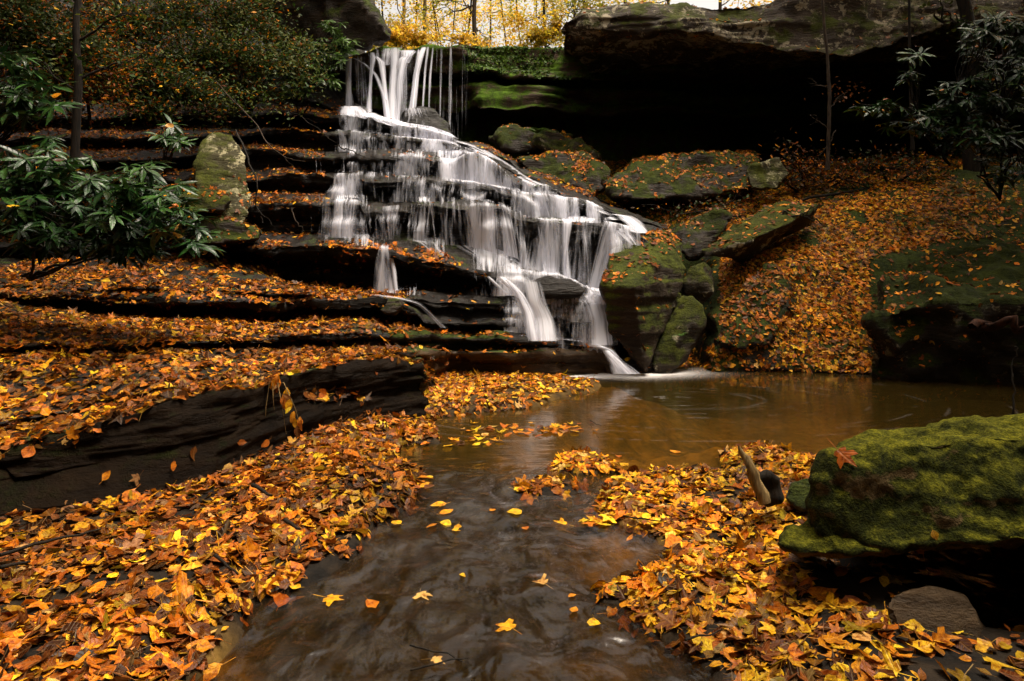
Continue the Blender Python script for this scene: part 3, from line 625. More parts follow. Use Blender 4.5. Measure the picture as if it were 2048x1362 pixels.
o = mkmesh('ground', HV, HF, M['soil']); tag(o, 'forest ground and gorge slopes around the pool, with an unseen hill added behind for shade', kind='structure'); keep('terrain', HV, HF)

# ------------------------------------------------------------------ water
wx = np.arange(-3.2, 7, .022); wy = np.arange(1.0, 8.75, .022)
WX, WY = np.meshgrid(wx, wy); WP = np.stack([WX.ravel(), WY.ravel(), WX.ravel()*0], 1)
calm = ss(3.5, 4.4, WP[:, 1]+.25*WP[:, 0]-.2)
flow = fbm(WP*np.array([1, .75, 1]), 5.0, 2, 90)*.012+fbm(WP*np.array([1, .6, 1]), 11, 1, 92)*.0018
zz = flow*(1-calm)+.0008*fbm(WP*np.array([.5, 2, 1]), 3, 2, 91)*calm
wqx, wqr = PJ(WP)
# foam: bright apron under the last chute, thin swirl lines drifting round the pool
ap = np.exp(-(((wqx-1275)/95)**2+((wqr-746)/8)**2)) + .95*np.exp(-(((wqx-1170)/55)**2+((wqr-752)/3.5)**2))
c0 = W(1330, 775, 7.2); rx = WP[:, 0]-c0[0]; ry = (WP[:, 1]-6.6)*1.7; rr = np.hypot(rx, ry); th = np.arctan2(ry, rx)
sw = fbm(np.stack([rr*14+.6*th, np.cos(th)*.9, np.sin(th)*.9], 1), 1, 3, 95)
swm = ss(.42, .8, sw)*np.exp(-((rr-.35)/.4)**2)*.09*calm
sw2 = fbm(np.stack([rr*24+.8*th, np.cos(th)*2.6, np.sin(th)*2.6], 1), 1, 2, 96); swm = swm+ss(.78, .95, sw2)*.03*calm*(rr > .6)*(WP[:, 1] > 4.9)
wp_ = WP+.09*np.stack([vnoise(WP*6, 61), vnoise(WP*6, 62), WP[:, 0]*0], 1)
silk_glint = (ss(.0, .9, fbm(wp_*np.array([.9, .8, 1]), 10, 3, 98))*.016+ss(.1, 1., fbm(wp_*np.array([1.6, .45, 1]), 9, 2, 99))*.012)*(1-calm)*ss(-.5, .4, fbm(WP, 1.6, 2, 97)+.1)  # pale aerated streaks plus ripple highlights painted into the stream colour
foam_glint = np.clip(ap*1.3+swm+silk_glint, 0, .95)
wobj = mkmesh('pool_water', np.stack([WP[:, 0], WP[:, 1], zz], 1), gridfaces(len(wy), len(wx)), M['water'], attrs={'calm': calm, 'foam_glint': foam_glint})
tag(wobj, 'brown pool and rippled stream running towards the viewer', kind='structure')

# ------------------------------------------------------------------ falling water
FV = {}
def addsheet(key, Gs, alpha, us, vs):
    FV.setdefault(key, []).append((Gs, alpha, us, vs))
def edge(n, w=4): i = np.arange(n); return np.clip(np.minimum(i+.0, n-1-i)/w, 0, 1)
def step_fall(key, k, a, b, al, out=.07, run=1.0, film=None):
    """water crossing ledge k between columns a and b: over the tread, off the lip, down to the foot"""
    m = np.where((PX >= a) & (PX <= b))[0]
    if len(m) < 3: m = np.arange(m[0]-1, m[0]+3)
    R = ROWS[k]; lip = W(PX[m], R[2][m], R[3][m]); base = W(PX[m], R[0][m], R[1][m])
    if k+1 < len(ROWS): bk = W(PX[m], ROWS[k+1][0][m], ROWS[k+1][1][m])
    else: bk = lip+np.array([0, .5, .05])
    def smooth(A, w=5):
        if len(A) < w+2: return A
        P_ = np.pad(A, ((w//2, w//2), (0, 0)), mode='edge'); return np.stack([np.convolve(P_[:, i], np.ones(w)/w, 'valid') for i in range(3)], 1)
    lip = smooth(lip); base = smooth(base)
    film = .55 if film is None else film
    rows = []; A = []; v = []
    s0 = lip*(1-run)+bk*run; vv = 0
    for t in np.linspace(0, 1, 6)[:-1]:
        p = s0*(1-t)+lip*t; p = p.copy(); p[:, 2] += .065; rows.append(p); A.append(film*(.75+.25*t)); v.append(vv); vv += .1
    hgt = lip[:, 2]-base[:, 2]; xs_ = lip[:, 0]; tb = .5+.35*n1(xs_, 1.9, 230+k, 2); jut = ss(-.1, .3, n1(xs_, 1.3, 240+k, 1)); fan = .22*n1(xs_, 3.3, 250+k+int(al*10), 2)+.06*n1(xs_, 9, 260+k, 1)
    for t in np.linspace(0, 1, 12):
        p = lip.copy(); p[:, 1] = lip[:, 1]-out*(.25+.75*t**.6)-.02-.09*ss(tb-.06, tb+.06, t)*jut; p[:, 0] += fan*hgt*t; p[:, 2] = lip[:, 2]+.055-(hgt+.12)*t**1.25
        rows.append(p); A.append(.78+.3*t); v.append(vv); vv += .12
    Gs = np.array(rows); A = np.array(A)[:, None]*al*edge(len(m), min(7, max(2, len(m)/3.5)))[None, :]
    # vary flow along the lip so that water gathers into strands
    xw = Gs[0][:, 0]; fl = .95+.45*n1(xw, 3., 200+k, 2)+.5*n1(xw, 13, 210+k, 2)+.15*(al > .8)
    A = A*np.clip(fl, .08, 1.2)[None, :]
    addsheet(key, Gs, np.clip(A, 0, 1), xw, np.array(v)*2.)
def ribbon(key, pts, al=.8, n=24, cross=7):
    """pts: (px,row,width px,Y) from top to bottom"""
    p = np.array(pts, float); s = np.linspace(0, 1, n); t = np.linspace(0, 1, len(p))
    # smooth interpolation
    q = np.stack([np.interp(s, t, p[:, i]) for i in range(4)], 1)
    for _ in range(2): q[1:-1] = (q[:-2]+2*q[1:-1]+q[2:])/4
    u = np.linspace(-1, 1, cross)
    px_ = q[:, 0][:, None]+u[None, :]*q[:, 2][:, None]/2; Gs = W(px_, q[:, 1][:, None]+0*px_, q[:, 3][:, None]-(1-u[None, :]**2)*.05)
    A = (1-np.abs(u)**2.2)[None, :]*al*np.clip(np.minimum((s+.04)*12, 1.0), 0, 1)[:, None]
    addsheet(key, Gs, A, Gs[0][:, 0], s*2)
CAS = {10: [(665,765,.5,.7),(790,920,1.0,1.0)], 9: [(660,745,.45,.5),(775,905,.95,1.0),(905,1000,.45,.4)],
       8: [(640,650,.3,.1),(690,722,.8,.8),(776,862,.68,.55),(862,1002,1.1,.9),(1020,1120,.9,.8)],
       7: [(662,724,.85,.8),(800,832,.4,.3),(844,858,.9,.7),(902,1060,.68,.75),(1030,1215,.95,1.0)],
       6: [(640,728,.9,.8),(728,834,.25,.2),(832,872,.95,.9),(914,1060,.75,.7),(1055,1124,.66,.7),(1118,1150,1.05,.9),(1146,1196,.45,.6),(1194,1292,.95,1.0)],
       5: [(752,794,.85,.3),(1000,1112,.72,.8),(1160,1240,.85,.9)],
       4: [(1010,1150,.72,.5),(1165,1240,.6,.6)], 3: [(995,1140,.7,.5),(1165,1240,.7,.6)]}
for k, (a, b, al) in {10: (668, 928, .5), 9: (660, 1000, .5), 8: (664, 1120, .42), 7: (650, 1210, .4), 6: (630, 1292, .34), 5: (940, 1235, .45), 4: (990, 1240, .45), 3: (995, 1240, .5)}.items():
    step_fall('cascade', k, a, b, al, out=.05, film=.95 if k > 5 else .6)
    step_fall('cascade', k, max(a, 770), b, al, out=.1, film=.5)
for k, L in CAS.items():
    for a, b, al, fm in L:
        step_fall('cascade', k, a, b, al, out=.06+.05*(al > .8), film=fm)
        if al > .8: step_fall('cascade', k, a, b, al*.8, out=.16, film=fm*.5)
def film(key, k, a, b, al):      # thin spread of white water on the tread below riser k
    m = np.where((PX >= a) & (PX <= b))[0]; f0 = W(PX[m], ROWS[k][0][m], ROWS[k][1][m]); f1 = W(PX[m], ROWS[k-1][2][m], ROWS[k-1][3][m])
    Gs = np.array([f0*(1-t)+f1*t for t in np.linspace(0, 1.02, 8)]); Gs[..., 2] += .05
    A = al*edge(len(m), 5)[None, :]*np.linspace(1.1, .6, 8)[:, None]; addsheet(key, Gs, np.clip(A, 0, 1), Gs[0][:, 0], np.arange(8)*.25)
film('cascade', 11, 680, 925, 1.05); film('cascade', 6, 640, 770, .5); film('cascade', 6, 815, 900, .35); film('cascade', 6, 930, 1240, .9)
film('cascade', 3, 1030, 1240, 1.05); film('cascade', 5, 755, 850, .6); film('cascade', 9, 860, 1000, .9); film('cascade', 7, 830, 870, .8); film('cascade', 10, 790, 930, .9)
film('cascade', 8, 880, 1060, .8); film('cascade', 7, 1060, 1210, .8)
ribbon('cascade', [(905,280,26,13.4),(960,296,30,12.6),(1010,328,34,12),(1040,354,40,11.3),(1085,374,46,10.8),(1118,390,34,10.4)], .8)
ribbon('cascade', [(935,292,14,12.8),(985,316,16,12.1),(1020,345,22,11.6),(1050,372,26,10.9),(1060,386,26,10.5)], .85)
ribbon('cascade', [(1085,372,20,10.7),(1100,380,34,10.5),(1112,395,36,10.2)], .95)
ribbon('cascade', [(1120,398,30,10.3),(1165,412,40,10.0),(1200,424,40,9.8),(1230,440,30,9.6)], .75)
ribbon('cascade', [(890,282,60,13),(900,300,70,12.3),(930,316,80,11.6),(950,330,60,11.2)], .7)
ribbon('cascade', [(1120,444,30,9.0),(1128,470,16,8.85),(1134,520,14,8.8),(1136,562,18,8.7)], .95)
ribbon('cascade', [(1066,446,24,9.0),(1074,480,30,8.9),(1080,545,34,8.7)], .6)
ribbon('cascade', [(1225,458,50,9.0),(1232,490,44,8.8),(1222,540,40,8.7),(1214,578,44,8.6)], .85)
ribbon('cascade', [(1232,456,40,9.0),(1250,470,50,8.9),(1266,490,40,8.8)], .8)
ribbon('cascade', [(935,490,60,9.1),(960,505,70,8.9),(1000,525,70,8.7),(1030,545,60,8.5)], .65)
ribbon('cascade', [(1035,545,60,8.8),(1090,560,60,8.7),(1140,572,50,8.65),(1190,590,60,8.5)], .9)
ribbon('cascade', [(1010,540,20,8.75),(1040,556,30,8.55)], .8)
# big slide and its neighbours
ribbon('cascade', [(998,553,20,8.05),(1028,578,30,8.0),(1052,620,44,7.9),(1072,682,56,7.75)], 1.0)
ribbon('cascade', [(1010,556,14,8.0),(1040,590,24,7.95),(1058,630,30,7.85),(1066,682,40,7.7)], .95)
ribbon('cascade', [(1062,560,44,8.05),(1070,600,46,7.95),(1086,640,50,7.9),(1090,682,60,7.75)], .85)
ribbon('cascade', [(975,552,10,8.1),(1003,580,16,8.05),(1030,600,20,8.0)], .7)
ribbon('cascade', [(1165,578,40,8.5),(1195,605,60,8.3),(1205,640,60,8.15),(1208,690,70,7.9)], .8)
ribbon('cascade', [(1190,690,40,7.75),(1218,700,34,7.72),(1232,722,52,7.68),(1258,748,84,7.62)], 1.0)
ribbon('cascade', [(1212,700,22,7.7),(1232,722,36,7.62),(1252,748,64,7.55)], 1.0)
ribbon('cascade', [(1225,428,20,10.0),(1250,432,36,9.8),(1268,448,52,9.6),(1278,466,50,9.4)], 1.0)
ribbon('cascade', [(1240,430,20,9.9),(1264,444,40,9.6),(1282,466,40,9.4)], .9)
ribbon('cascade', [(750,589,44,7.1),(795,596,50,6.95),(838,607,26,6.9),(864,630,22,6.9),(888,656,20,6.9)], .55)
ribbon('cascade', [(762,490,14,8.45),(770,530,18,8.35),(776,590,26,8.3)], .8)
ribbon('cascade', [(776,495,14,8.4),(786,535,14,8.35),(792,588,12,8.3)], .85)
ribbon('cascade', [(830,478,40,9.1),(852,484,64,8.95),(868,500,40,8.8),(886,512,14,8.7)], .5)
for x_ in (632, 641, 687, 752, 786, 905): ribbon('cascade', [(x_, 312, 3, 11.5), (x_+1, 345, 4, 11.3)], .5, 10, 3)
for x_ in (622, 760, 775, 786, 792, 890, 903): ribbon('cascade', [(x_, 427, 3, 9.25), (x_+2, 470, 4, 9.2)], .4, 10, 3)
# upper plunge
YP = 16.9
for pts, al in [
    ([(698,112,14,YP),(697,160,13,YP-.2),(696,217,18,YP-.9)], .85),
    ([(742,104,14,YP),(744,118,18,YP-.2),(741,160,13,YP-.5),(737,224,20,YP-1.1)], .9),
    ([(706,115,8,YP),(730,128,12,YP-.2),(752,150,13,YP-.4),(768,190,13,YP-.7),(776,248,16,YP-1.3)], .85),
    ([(752,112,10,YP),(762,122,16,YP-.2),(768,165,10,YP-.5),(776,248,14,YP-1.2)], .8),
    ([(790,95,22,YP),(788,140,18,YP-.2),(785,190,20,YP-.6),(788,250,26,YP-1.2)], .9),
    ([(826,102,20,YP),(808,118,26,YP-.2),(800,160,18,YP-.5),(794,252,16,YP-1.2)], .95),
    ([(848,94,12,YP),(840,115,16,YP-.2),(832,150,16,YP-.4),(822,255,17,YP-1.2)], 1.0),
    ([(838,98,10,YP),(836,130,14,YP-.2),(828,180,13,YP-.4),(818,255,14,YP-1.2)], .9),
    ([(856,93,8,YP),(850,140,6,YP-.2),(844,240,6,YP-.9)], .7), ([(866,92,5,YP),(860,150,6,YP-.2),(857,250,5,YP-.9)], .65),
    ([(883,92,5,YP),(881,180,5,YP-.3),(880,265,4,YP-.9)], .5), ([(902,92,7,YP),(900,180,8,YP-.3),(898,272,7,YP-.9)], .55),
    ([(918,92,4,YP),(917,180,4,YP-.3),(916,275,3,YP-.9)], .45), ([(926,92,4,YP),(925,180,4,YP-.3),(925,278,3,YP-.9)], .45),
    ([(874,92,3,YP),(872,180,3,YP-.3),(871,240,3,YP-.9)], .4),
    ([(770,96,50,YP-.05),(768,112,40,YP-.15),(768,130,30,YP-.2)], .6), ([(812,100,40,YP-.05),(812,112,30,YP-.15),(808,126,26,YP-.2)], .75),
    ([(720,112,60,YP-.02),(722,160,60,YP-.2),(724,218,66,YP-.9)], .33), ([(800,105,80,YP-.02),(802,170,80,YP-.2),(800,248,90,YP-.9)], .33), ([(905,93,60,YP-.02),(903,170,60,YP-.2),(902,270,60,YP-.9)], .25),
    ([(830,215,50,15.1),(835,235,60,14.9),(830,262,70,14.7)], .5), ([(705,212,50,15.2),(708,222,70,14.9),(712,240,84,14.6)], .85), ([(735,225,30,15.0),(752,238,50,14.8),(780,252,60,14.4)], .95)]:
    ribbon('plunge', [(a_, b_, c_*1.12, d_) for a_, b_, c_, d_ in pts], min(1, al*1.15), 30, 9)
LBL = {'cascade': 'white silky cascades spilling from ledge to ledge into the pool', 'plunge': 'tall white strands of the upper fall dropping from the cliff lip'}
for key, L in FV.items():
    V = []; Fq = []; A = []; U = []; b0 = 0
    for i_, (Gs, al, us, vs) in enumerate(L):
        nr, nc = Gs.shape[:2]; V.append(Gs.reshape(-1, 3)); Fq.append(gridfaces(nr, nc)+b0); b0 += nr*nc
        A.append(np.broadcast_to(al, (nr, nc)).ravel()); U.append(np.stack([np.broadcast_to(us[None, :]*1.0+i_*7.3, (nr, nc)).ravel(), np.broadcast_to(vs[:, None]+i_*1.7, (nr, nc)).ravel()], 1))
    o = mkmesh('waterfall', np.concatenate(V), np.concatenate(Fq), M['fall'], attrs={'alpha': np.concatenate(A)}, uv=np.concatenate(U))
    tag(o, LBL[key], kind='structure')

# ------------------------------------------------------------------ leaves
def t_maple():
    ang = np.radians([-90, -62, -28, -8, 8, 30, 48, 62, 78, 90, 102, 118, 132, 150, 172, 188, 208, 242]); r = np.array([.34, .5, .62, .42, .78, .95, .52, .5, .72, 1.08, .72, .5, .52, .95, .78, .42, .62, .5])*.62
    P = np.stack([np.cos(ang)*r, np.sin(ang)*r+.05], 1); P = np.concatenate([[[0, .0]], P]); n = len(ang)
    F_ = [(0, i+1, (i+1) % n+1) for i in range(n)]
    P = np.concatenate([P, [[-.012, -.15], [.012, -.15], [.03, -.75], [.0, -.75]]]); k = n+1; F_ += [(k, k+1, k+2), (k, k+2, k+3)]
    return P, np.array(F_)
def t_oval(wd=.33, n=5, tip=1.0, stem=True):
    ys = np.linspace(-.5, .5, n+2); P = []; F_ = []
    for i, y in enumerate(ys):
        w = wd*np.sin(math.pi*(i+.0)/(n+1))**.75*(1.08-.35*(y)) if 0 < i < n+1 else 0.004
        P += [(-w, y), (0, y), (w, y)]
    for i in range(n+1):
        a = 3*i
        F_ += [(a, a+1, a+4), (a, a+4, a+3), (a+1, a+2, a+5), (a+1, a+5, a+4)]
    if stem:
        k = len(P); P += [(-.008, -.48), (.008, -.48), (.02, -.8), (.0, -.8)]; F_ += [(k, k+1, k+2), (k, k+2, k+3)]
    return np.array(P), np.array(F_)
def t_simple():
    return np.array([(0, -.5), (.28, -.15), (.26, .2), (0, .5), (-.26, .2), (-.28, -.15)]), np.array([(0, 1, 2), (0, 2, 3), (0, 3, 4), (0, 4, 5)])
T_M, T_O, T_R, T_S, T_L = t_maple(), t_oval(.33), t_oval(.42, 4), t_simple(), t_oval(.115, 5, stem=False)
PAL = np.array([(.80, .40, .012), (.70, .27, .01), (.60, .18, .007), (.42, .11, .006), (.26, .065, .006), (.13, .035, .006), (.05, .018, .006), (.66, .40, .11), (.26, .13, .05), (.86, .52, .02)])
def rot_frames(Nn, yaw):
    Nn = Nn/np.linalg.norm(Nn, axis=1, keepdims=True)
    ref = np.where(np.abs(Nn[:, 2:3]) < .9, np.array([[0, 0, 1.]]), np.array([[1., 0, 0]])); a = np.cross(ref, Nn); a /= np.linalg.norm(a, axis=1, keepdims=True); b = np.cross(Nn, a)
    c, s = np.cos(yaw)[:, None], np.sin(yaw)[:, None]
    return a*c+b*s, b*c-a*s, Nn
def leaves_mesh(P, Nn, size, tmpl, colors, yaw=None, curl=.35, asp=None, dirs=None):
    n = len(P); tp, tf = tmpl
    yaw = RNG.uniform(0, 2*math.pi, n) if yaw is None else yaw
    if dirs is None: X, Y, Z = rot_frames(Nn, yaw)
    else:
        Y = dirs/np.linalg.norm(dirs, axis=1, keepdims=True); X = np.cross(Y, Nn); X /= np.maximum(np.linalg.norm(X, axis=1, keepdims=True), 1e-6); Z = np.cross(X, Y)
    x = tp[:, 0][None]*np.ones((n, 1)); y = tp[:, 1][None]*np.ones((n, 1))
    if asp is not None: x = x*asp[:, None]
    elif dirs is None: x = x*RNG.uniform(.68, 1.15, (n, 1))
    k = RNG.normal(0, curl, (4, n, 1))
    x = x*(1+RNG.normal(0, .1, x.shape)); y = y*(1+RNG.normal(0, .07, x.shape)); x = x+(RNG.normal(0, .18, (n, 1)))*y*y
    z = k[0]*x*x*2+np.where(dirs is None, k[1], -np.abs(k[1]))*y*y+k[2]*x*y+(np.abs(k[3])*.6)*np.abs(x)
    V = P[:, None, :]+(X[:, None, :]*x[..., None]+Y[:, None, :]*y[..., None]+Z[:, None, :]*z[..., None])*size[:, None, None]
    Fc = (tf[None]+np.arange(n)[:, None, None]*len(tp)).reshape(-1, 3)
    C = np.repeat(colors, len(tp), 0); U = np.tile(tp, (n, 1))
    return V.reshape(-1, 3), Fc, C, U
def join(parts):
    V, Fc, C, U = [], [], [], []; b = 0
    for v, f, c, u in parts: V.append(v); Fc.append(f+b); C.append(c); U.append(u); b += len(v)
    return np.concatenate(V), np.concatenate(Fc), np.concatenate(C), np.concatenate(U)
def leafobj(name, parts, mat, parent=None):
    V, Fc, C, U = join(parts)
    if parent is not None: V = V-np.array(parent.location)
    return mkmesh(name, V, Fc, mat, parent=parent, attrs={'Col': C}, uv=U, smooth=False)
def pick_cols(n, w, P=None, jit=.18):
    w = np.array(w, float); w /= w.sum(); i = RNG.choice(len(PAL), n, p=w)
    c = 1.08*PAL[i]*RNG.uniform(1-jit*1.4, 1+jit, (n, 1))*RNG.uniform(.92, 1.08, (n, 3)); return np.clip(c, 0, .9)
WARM = [2.2, 2.6, 2.8, 3, 3, 2.8, 2.2, .5, .8, 1.0]
YEL = [4, 3, 2.2, 1.8, 1.6, 1.6, 1.2, .7, .3, 2.8]
RUST = [1.0, 2.4, 3.4, 3, 2.4, 2, 1.2, .3, .2, .3]
def sample(key, dens, maxn=400000):
    V, T = SURF[key]; a, b, c = V[T[:, 0]], V[T[:, 1]], V[T[:, 2]]; cr = np.cross(b-a, c-a); ar = np.linalg.norm(cr, axis=1)/2
    nn = cr/np.maximum(ar[:, None]*2, 1e-12); nn = np.where(nn[:, 2:3] < 0, -nn, nn)
    N_ = int(min(maxn, ar.sum()*dens)); i = np.searchsorted(np.cumsum(ar)/ar.sum(), RNG.random(N_)); i = np.clip(i, 0, len(T)-1)
    u, v = RNG.random(N_), RNG.random(N_); s = np.sqrt(u); P = a[i]*(1-s)[:, None]+b[i]*(s*(1-v))[:, None]+c[i]*(s*v)[:, None]
    return P, nn[i]
def scatter(name, key, dens, prob, size=(.05, .09), w=WARM, label='', tilt=.35, lift=.02, near=5.2, mat='leaf', maple=.35):
    P, Nn = sample(key, dens); qx, qr = PJ(P)
    p = prob(P, Nn, qx, qr)
    m = RNG.random(len(P)) < p
    m &= (qx > -250) & (qx < 2300) & (qr < 1500)
    P, Nn = P[m], Nn[m]; n = len(P)
    if n == 0: return None
    Nn = Nn+RNG.normal(0, tilt, (n, 3)); Nn /= np.linalg.norm(Nn, axis=1, keepdims=True); Nn[Nn[:, 2] < -.2] *= -1
    P = P+Nn*0; P[:, 2] += RNG.uniform(.004, lift, n)
    sz = (size[0]*.62+(size[1]*1.12-size[0]*.62)*RNG.random(n)**1.2)*np.where(RNG.random(n) < .08, 1.25, 1); C = pick_cols(n, w)
    # neighbouring patches of damp brown and fresh yellow leaves
    pt = fbm(P, 1.4, 3, 300); C = C*np.clip(1+.5*pt, .45, 1.4)[:, None]*np.where(RNG.random(n) < .3, .3, 1.0)[:, None]
    nearm = P[:, 1] < near; r = RNG.random(n); parts = []
    for mm, T in ((nearm & (r < maple), T_M), (nearm & (r >= maple) & (r < maple+.4), T_O), (nearm & (r >= maple+.4), T_R), (~nearm & (r < .25), T_M), (~nearm & (r >= .25), T_S)):
        if mm.any(): parts.append(leaves_mesh(P[mm], Nn[mm], sz[mm]*(1.25 if T is T_M else 1), T, C[mm], curl=.22))
    o = leafobj(name, parts, M[mat]); tag(o, label, kind='stuff'); print(name, n)
    return o
def poly_in(qx, qr, poly):
    return sdist(np.stack([qx, qr], 1), np.array(poly, float)) > 0

def p_ledges(P, N_, x, r):
    up = ss(.62, .85, N_[:, 2]); pn = fbm(P, 1.1, 3, 310)
    cas = poly_in(x, r, [(640,480),(655,230),(800,230),(930,280),(1130,380),(1330,440),(1330,760),(1200,700),(1040,680),(990,560),(880,500),(760,485)])
    wet = poly_in(x, r, [(800,610),(850,560),(1040,575),(1060,680),(960,662),(850,655)])
    d = up*np.where(r < 480, .55, 1.0)*ss(-.6, -.1, pn+np.where(r > 600, .5, .05))
    d = np.where(cas, up*.05*ss(.0, .4, pn), d); d = np.where(wet, .07*ss(.3, .6, N_[:, 2]), d)
    d = np.where((x > 1000) & (r > 690) & (r < 745), ss(.25, .6, N_[:, 2])*.25, d)
    d = np.where((r > 560) & (x < 1000) & ~wet, np.maximum(d, up*.9*ss(-1.1, -.5, pn)), d)
    hill = (r < 260) & (x < 640) & (P[:, 1] > 16); d = np.where(hill, .5*ss(-.4, .2, pn), d)
    strip = poly_in(x, r, [(590,790),(640,775),(700,778),(768,824),(740,835),(690,800),(620,806)]) | poly_in(x, r, [(0,905),(190,850),(200,862),(130,890),(0,925)])
    wall = ~strip & poly_in(x, r, [(-400,955),(0,905),(130,884),(200,854),(342,808),(428,788),(513,782),(582,762),(700,736),(790,730),(845,748),(850,828),(760,846),(560,910),(330,990),(0,1040),(-400,1120)]); d = np.where(wall, .006, d); d = np.where(strip, .9*ss(-.1, .3, N_[:, 2]), d)
    mos = poly_in(x, r, [(790,668),(1010,672),(1010,705),(800,712)]); d = np.where(mos, d*.3, d)
    return d
scatter('leaf_litter', 'ledges', 950, lambda P, N_, x, r: p_ledges(P, N_, x, r)*(P[:, 1] < 6.9), size=(.042, .078), w=WARM, label='thick carpet of orange and brown leaves over the near left rock shelf')
scatter('leaf_litter', 'ledges', 420, lambda P, N_, x, r: p_ledges(P, N_, x, r)*(P[:, 1] >= 6.9), size=(.045, .085), w=RUST, label='orange leaves strewn on the left rock ledges beside the cascade')
def p_ground(P, N_, x, r):
    P2_ = P[:, :2]; s = [sdist(P2_, l) for l in LANDW]; pn = fbm(P, 2.5, 3, 320)
    d = np.maximum(ss(-.03, .06, s[0]+.05*pn), ss(-.05, .05, s[1]+.06*pn)); d = np.maximum(d, .8*ss(-.02, .03, s[2])); d = np.maximum(d, .75*ss(-.02, .03, s[3]))
    gap = ss(.35, .5, np.abs(pn)+.25); d = d*np.where(pn > .55, .25, 1)
    under = poly_in(x, r, [(1565,1110),(1640,1180),(1760,1225),(1900,1275),(2048,1300),(2400,1330),(2400,1000),(1650,1000)]); d = np.where(under, .1, d)
    return d*ss(.2, .6, N_[:, 2])
scatter('leaf_litter', 'ground', 1500, lambda P, N_, x, r: p_ground(P, N_, x, r)*(P[:, 0] < -.05), size=(.046, .08), w=WARM, lift=.018, label='wet yellow and brown leaf litter on the near left stream bank', maple=.3, tilt=.3)
scatter('leaf_litter', 'ground', 1500, lambda P, N_, x, r: p_ground(P, N_, x, r)*(P[:, 0] >= -.05)*(P[:, 1] < 5.4), size=(.044, .076), w=YEL, lift=.015, label='bright yellow and orange leaf litter on the near right stream bank', maple=.45, tilt=.28)
scatter('leaf_litter', 'ground', 700, lambda P, N_, x, r: p_ground(P, N_, x, r)*(P[:, 0] >= -1.5)*(P[:, 1] >= 5.4)*(x < 1260), size=(.045, .08), w=YEL, lift=.03, label='flat shelf of yellow leaves reaching into the pool')
def p_right(P, N_, x, r):
    pn = fbm(P, .8, 4, 330); d = ss(-.5, .05, pn+.2+.25*fbm(P, 3.1, 2, 331))*ss(.2, .45, N_[:, 2])
    d = np.where(x < 1400, d*.5, d); d = np.where((x < 1440) & (r > 470) & (r < 700), d*.08, d); d = np.where(r < 400, d*.6, d)
    right = ss(1850, 2050, x); d = d*(1-.8*right); pm = fbm(P, .55, 3, 333); d = d*(1-.85*ss(.15, .5, pm))
    d = np.where(poly_in(x, r, [(1740,520),(1900,480),(2060,470),(2060,560),(1740,640)]), d*.15, d)
    return d*(r > 300)
scatter('leaf_litter', 'right', 1000, p_right, size=(.05, .085), w=[2.6, 3.4, 3, 1.8, 1.2, 1, .5, .3, .1, 1.2], tilt=.35, label='rust orange leaves covering the steep right bank')
for key, dn, c0_, lb in [('b1', 420, .45, 'leaves on the sloping top of the tall boulder by the cascade'), ('b5', 120, .4, 'scattered leaves on the long mossy boulder'), ('b8', 170, .3, 'few leaves dotted over the mossy top of the broad right boulder'),
                     ('b9', 900, .35, 'leaves heaped on the boulder beside the middle cascade'), ('b10', 420, .5, 'thin leaf cover on the wide flat boulder below the cave'), ('b12', 110, .5, 'few leaves on the long boulder before the cave'),
                     ('b13', 120, .6, 'leaves on the low dark boulder at the cave mouth'), ('b17', 130, .15, 'leaves stuck on the upright lichened slab'), ('b18', 200, .6, 'leaves on the low mossy block under the slab'), ('b19', 420, .5, 'leaves on the sloping rock below the slab'),
                     ('b6', 240, .6, 'leaves on the crest of the dark shadowed boulder'), ('b7', 700, .3, 'leaves on the rounded rock at the foot of the right bank')]:
    scatter('leaf_litter', key, dn, lambda P, N_, x, r: ss(c0_-.1, c0_+.25, N_[:, 2])*ss(-.5, .3, fbm(P, 1.6, 3, 340)+.1)*(1 if key != 'b17' else ss(290, 420, r)), size=(.05, .08), w=RUST, tilt=.25, label=lb)
scatter('leaf_litter', 'fg', 110, lambda P, N_, x, r: ss(.5, .7, N_[:, 2])*((r > 1040) | (x < 1720))*.8, size=(.04, .07), w=RUST, tilt=.4, label='few russet leaves caught on the big mossy boulder')
scatter('leaf_litter', 'shelf', 60, lambda P, N_, x, r: ss(.7, .9, N_[:, 2])*(P[:, 1] < 15.5), size=(.06, .1), w=RUST, label='leaves lying on top of the overhanging slab')

scatter('leaf_litter', 'terrain', 50, lambda P, N_, x, r: ((P[:, 0] < -5) & (P[:, 1] > 6) & (P[:, 1] < 26) & (P[:, 2] > .2))*ss(-.4, .2, fbm(P, .5, 3, 350)), size=(.1, .2), w=RUST, label='brown leaves on the dark hillside behind the left shrubs')
P_, N__ = sample('cliff', 500); a_, b_ = PJ(P_); m_ = poly_in(a_, b_, [(925,92),(1185,98),(1190,165),(1100,160),(1040,152),(930,146)]) & (P_[:, 1] < 18.6) & (fbm(P_, 1.3, 3, 370) > -.15) & (RNG.random(len(P_)) < .75)
P_ = P_[m_]+np.array([0, -.03, 0]); k_ = len(P_); gc = np.array([(.05, .12, .008), (.08, .18, .012), (.03, .07, .006), (.12, .2, .02)])[RNG.integers(4, size=k_)]*RNG.uniform(.6, 1.2, (k_, 1))
o = leafobj('moss_tufts', [leaves_mesh(P_, RNG.normal(0, .5, (k_, 3))+[0, -.7, .6], RNG.uniform(.05, .13, k_), T_S, gc)], M['shrubleaf']); tag(o, 'ragged green moss and liverwort hanging on the cliff right of the upper fall', kind='stuff')
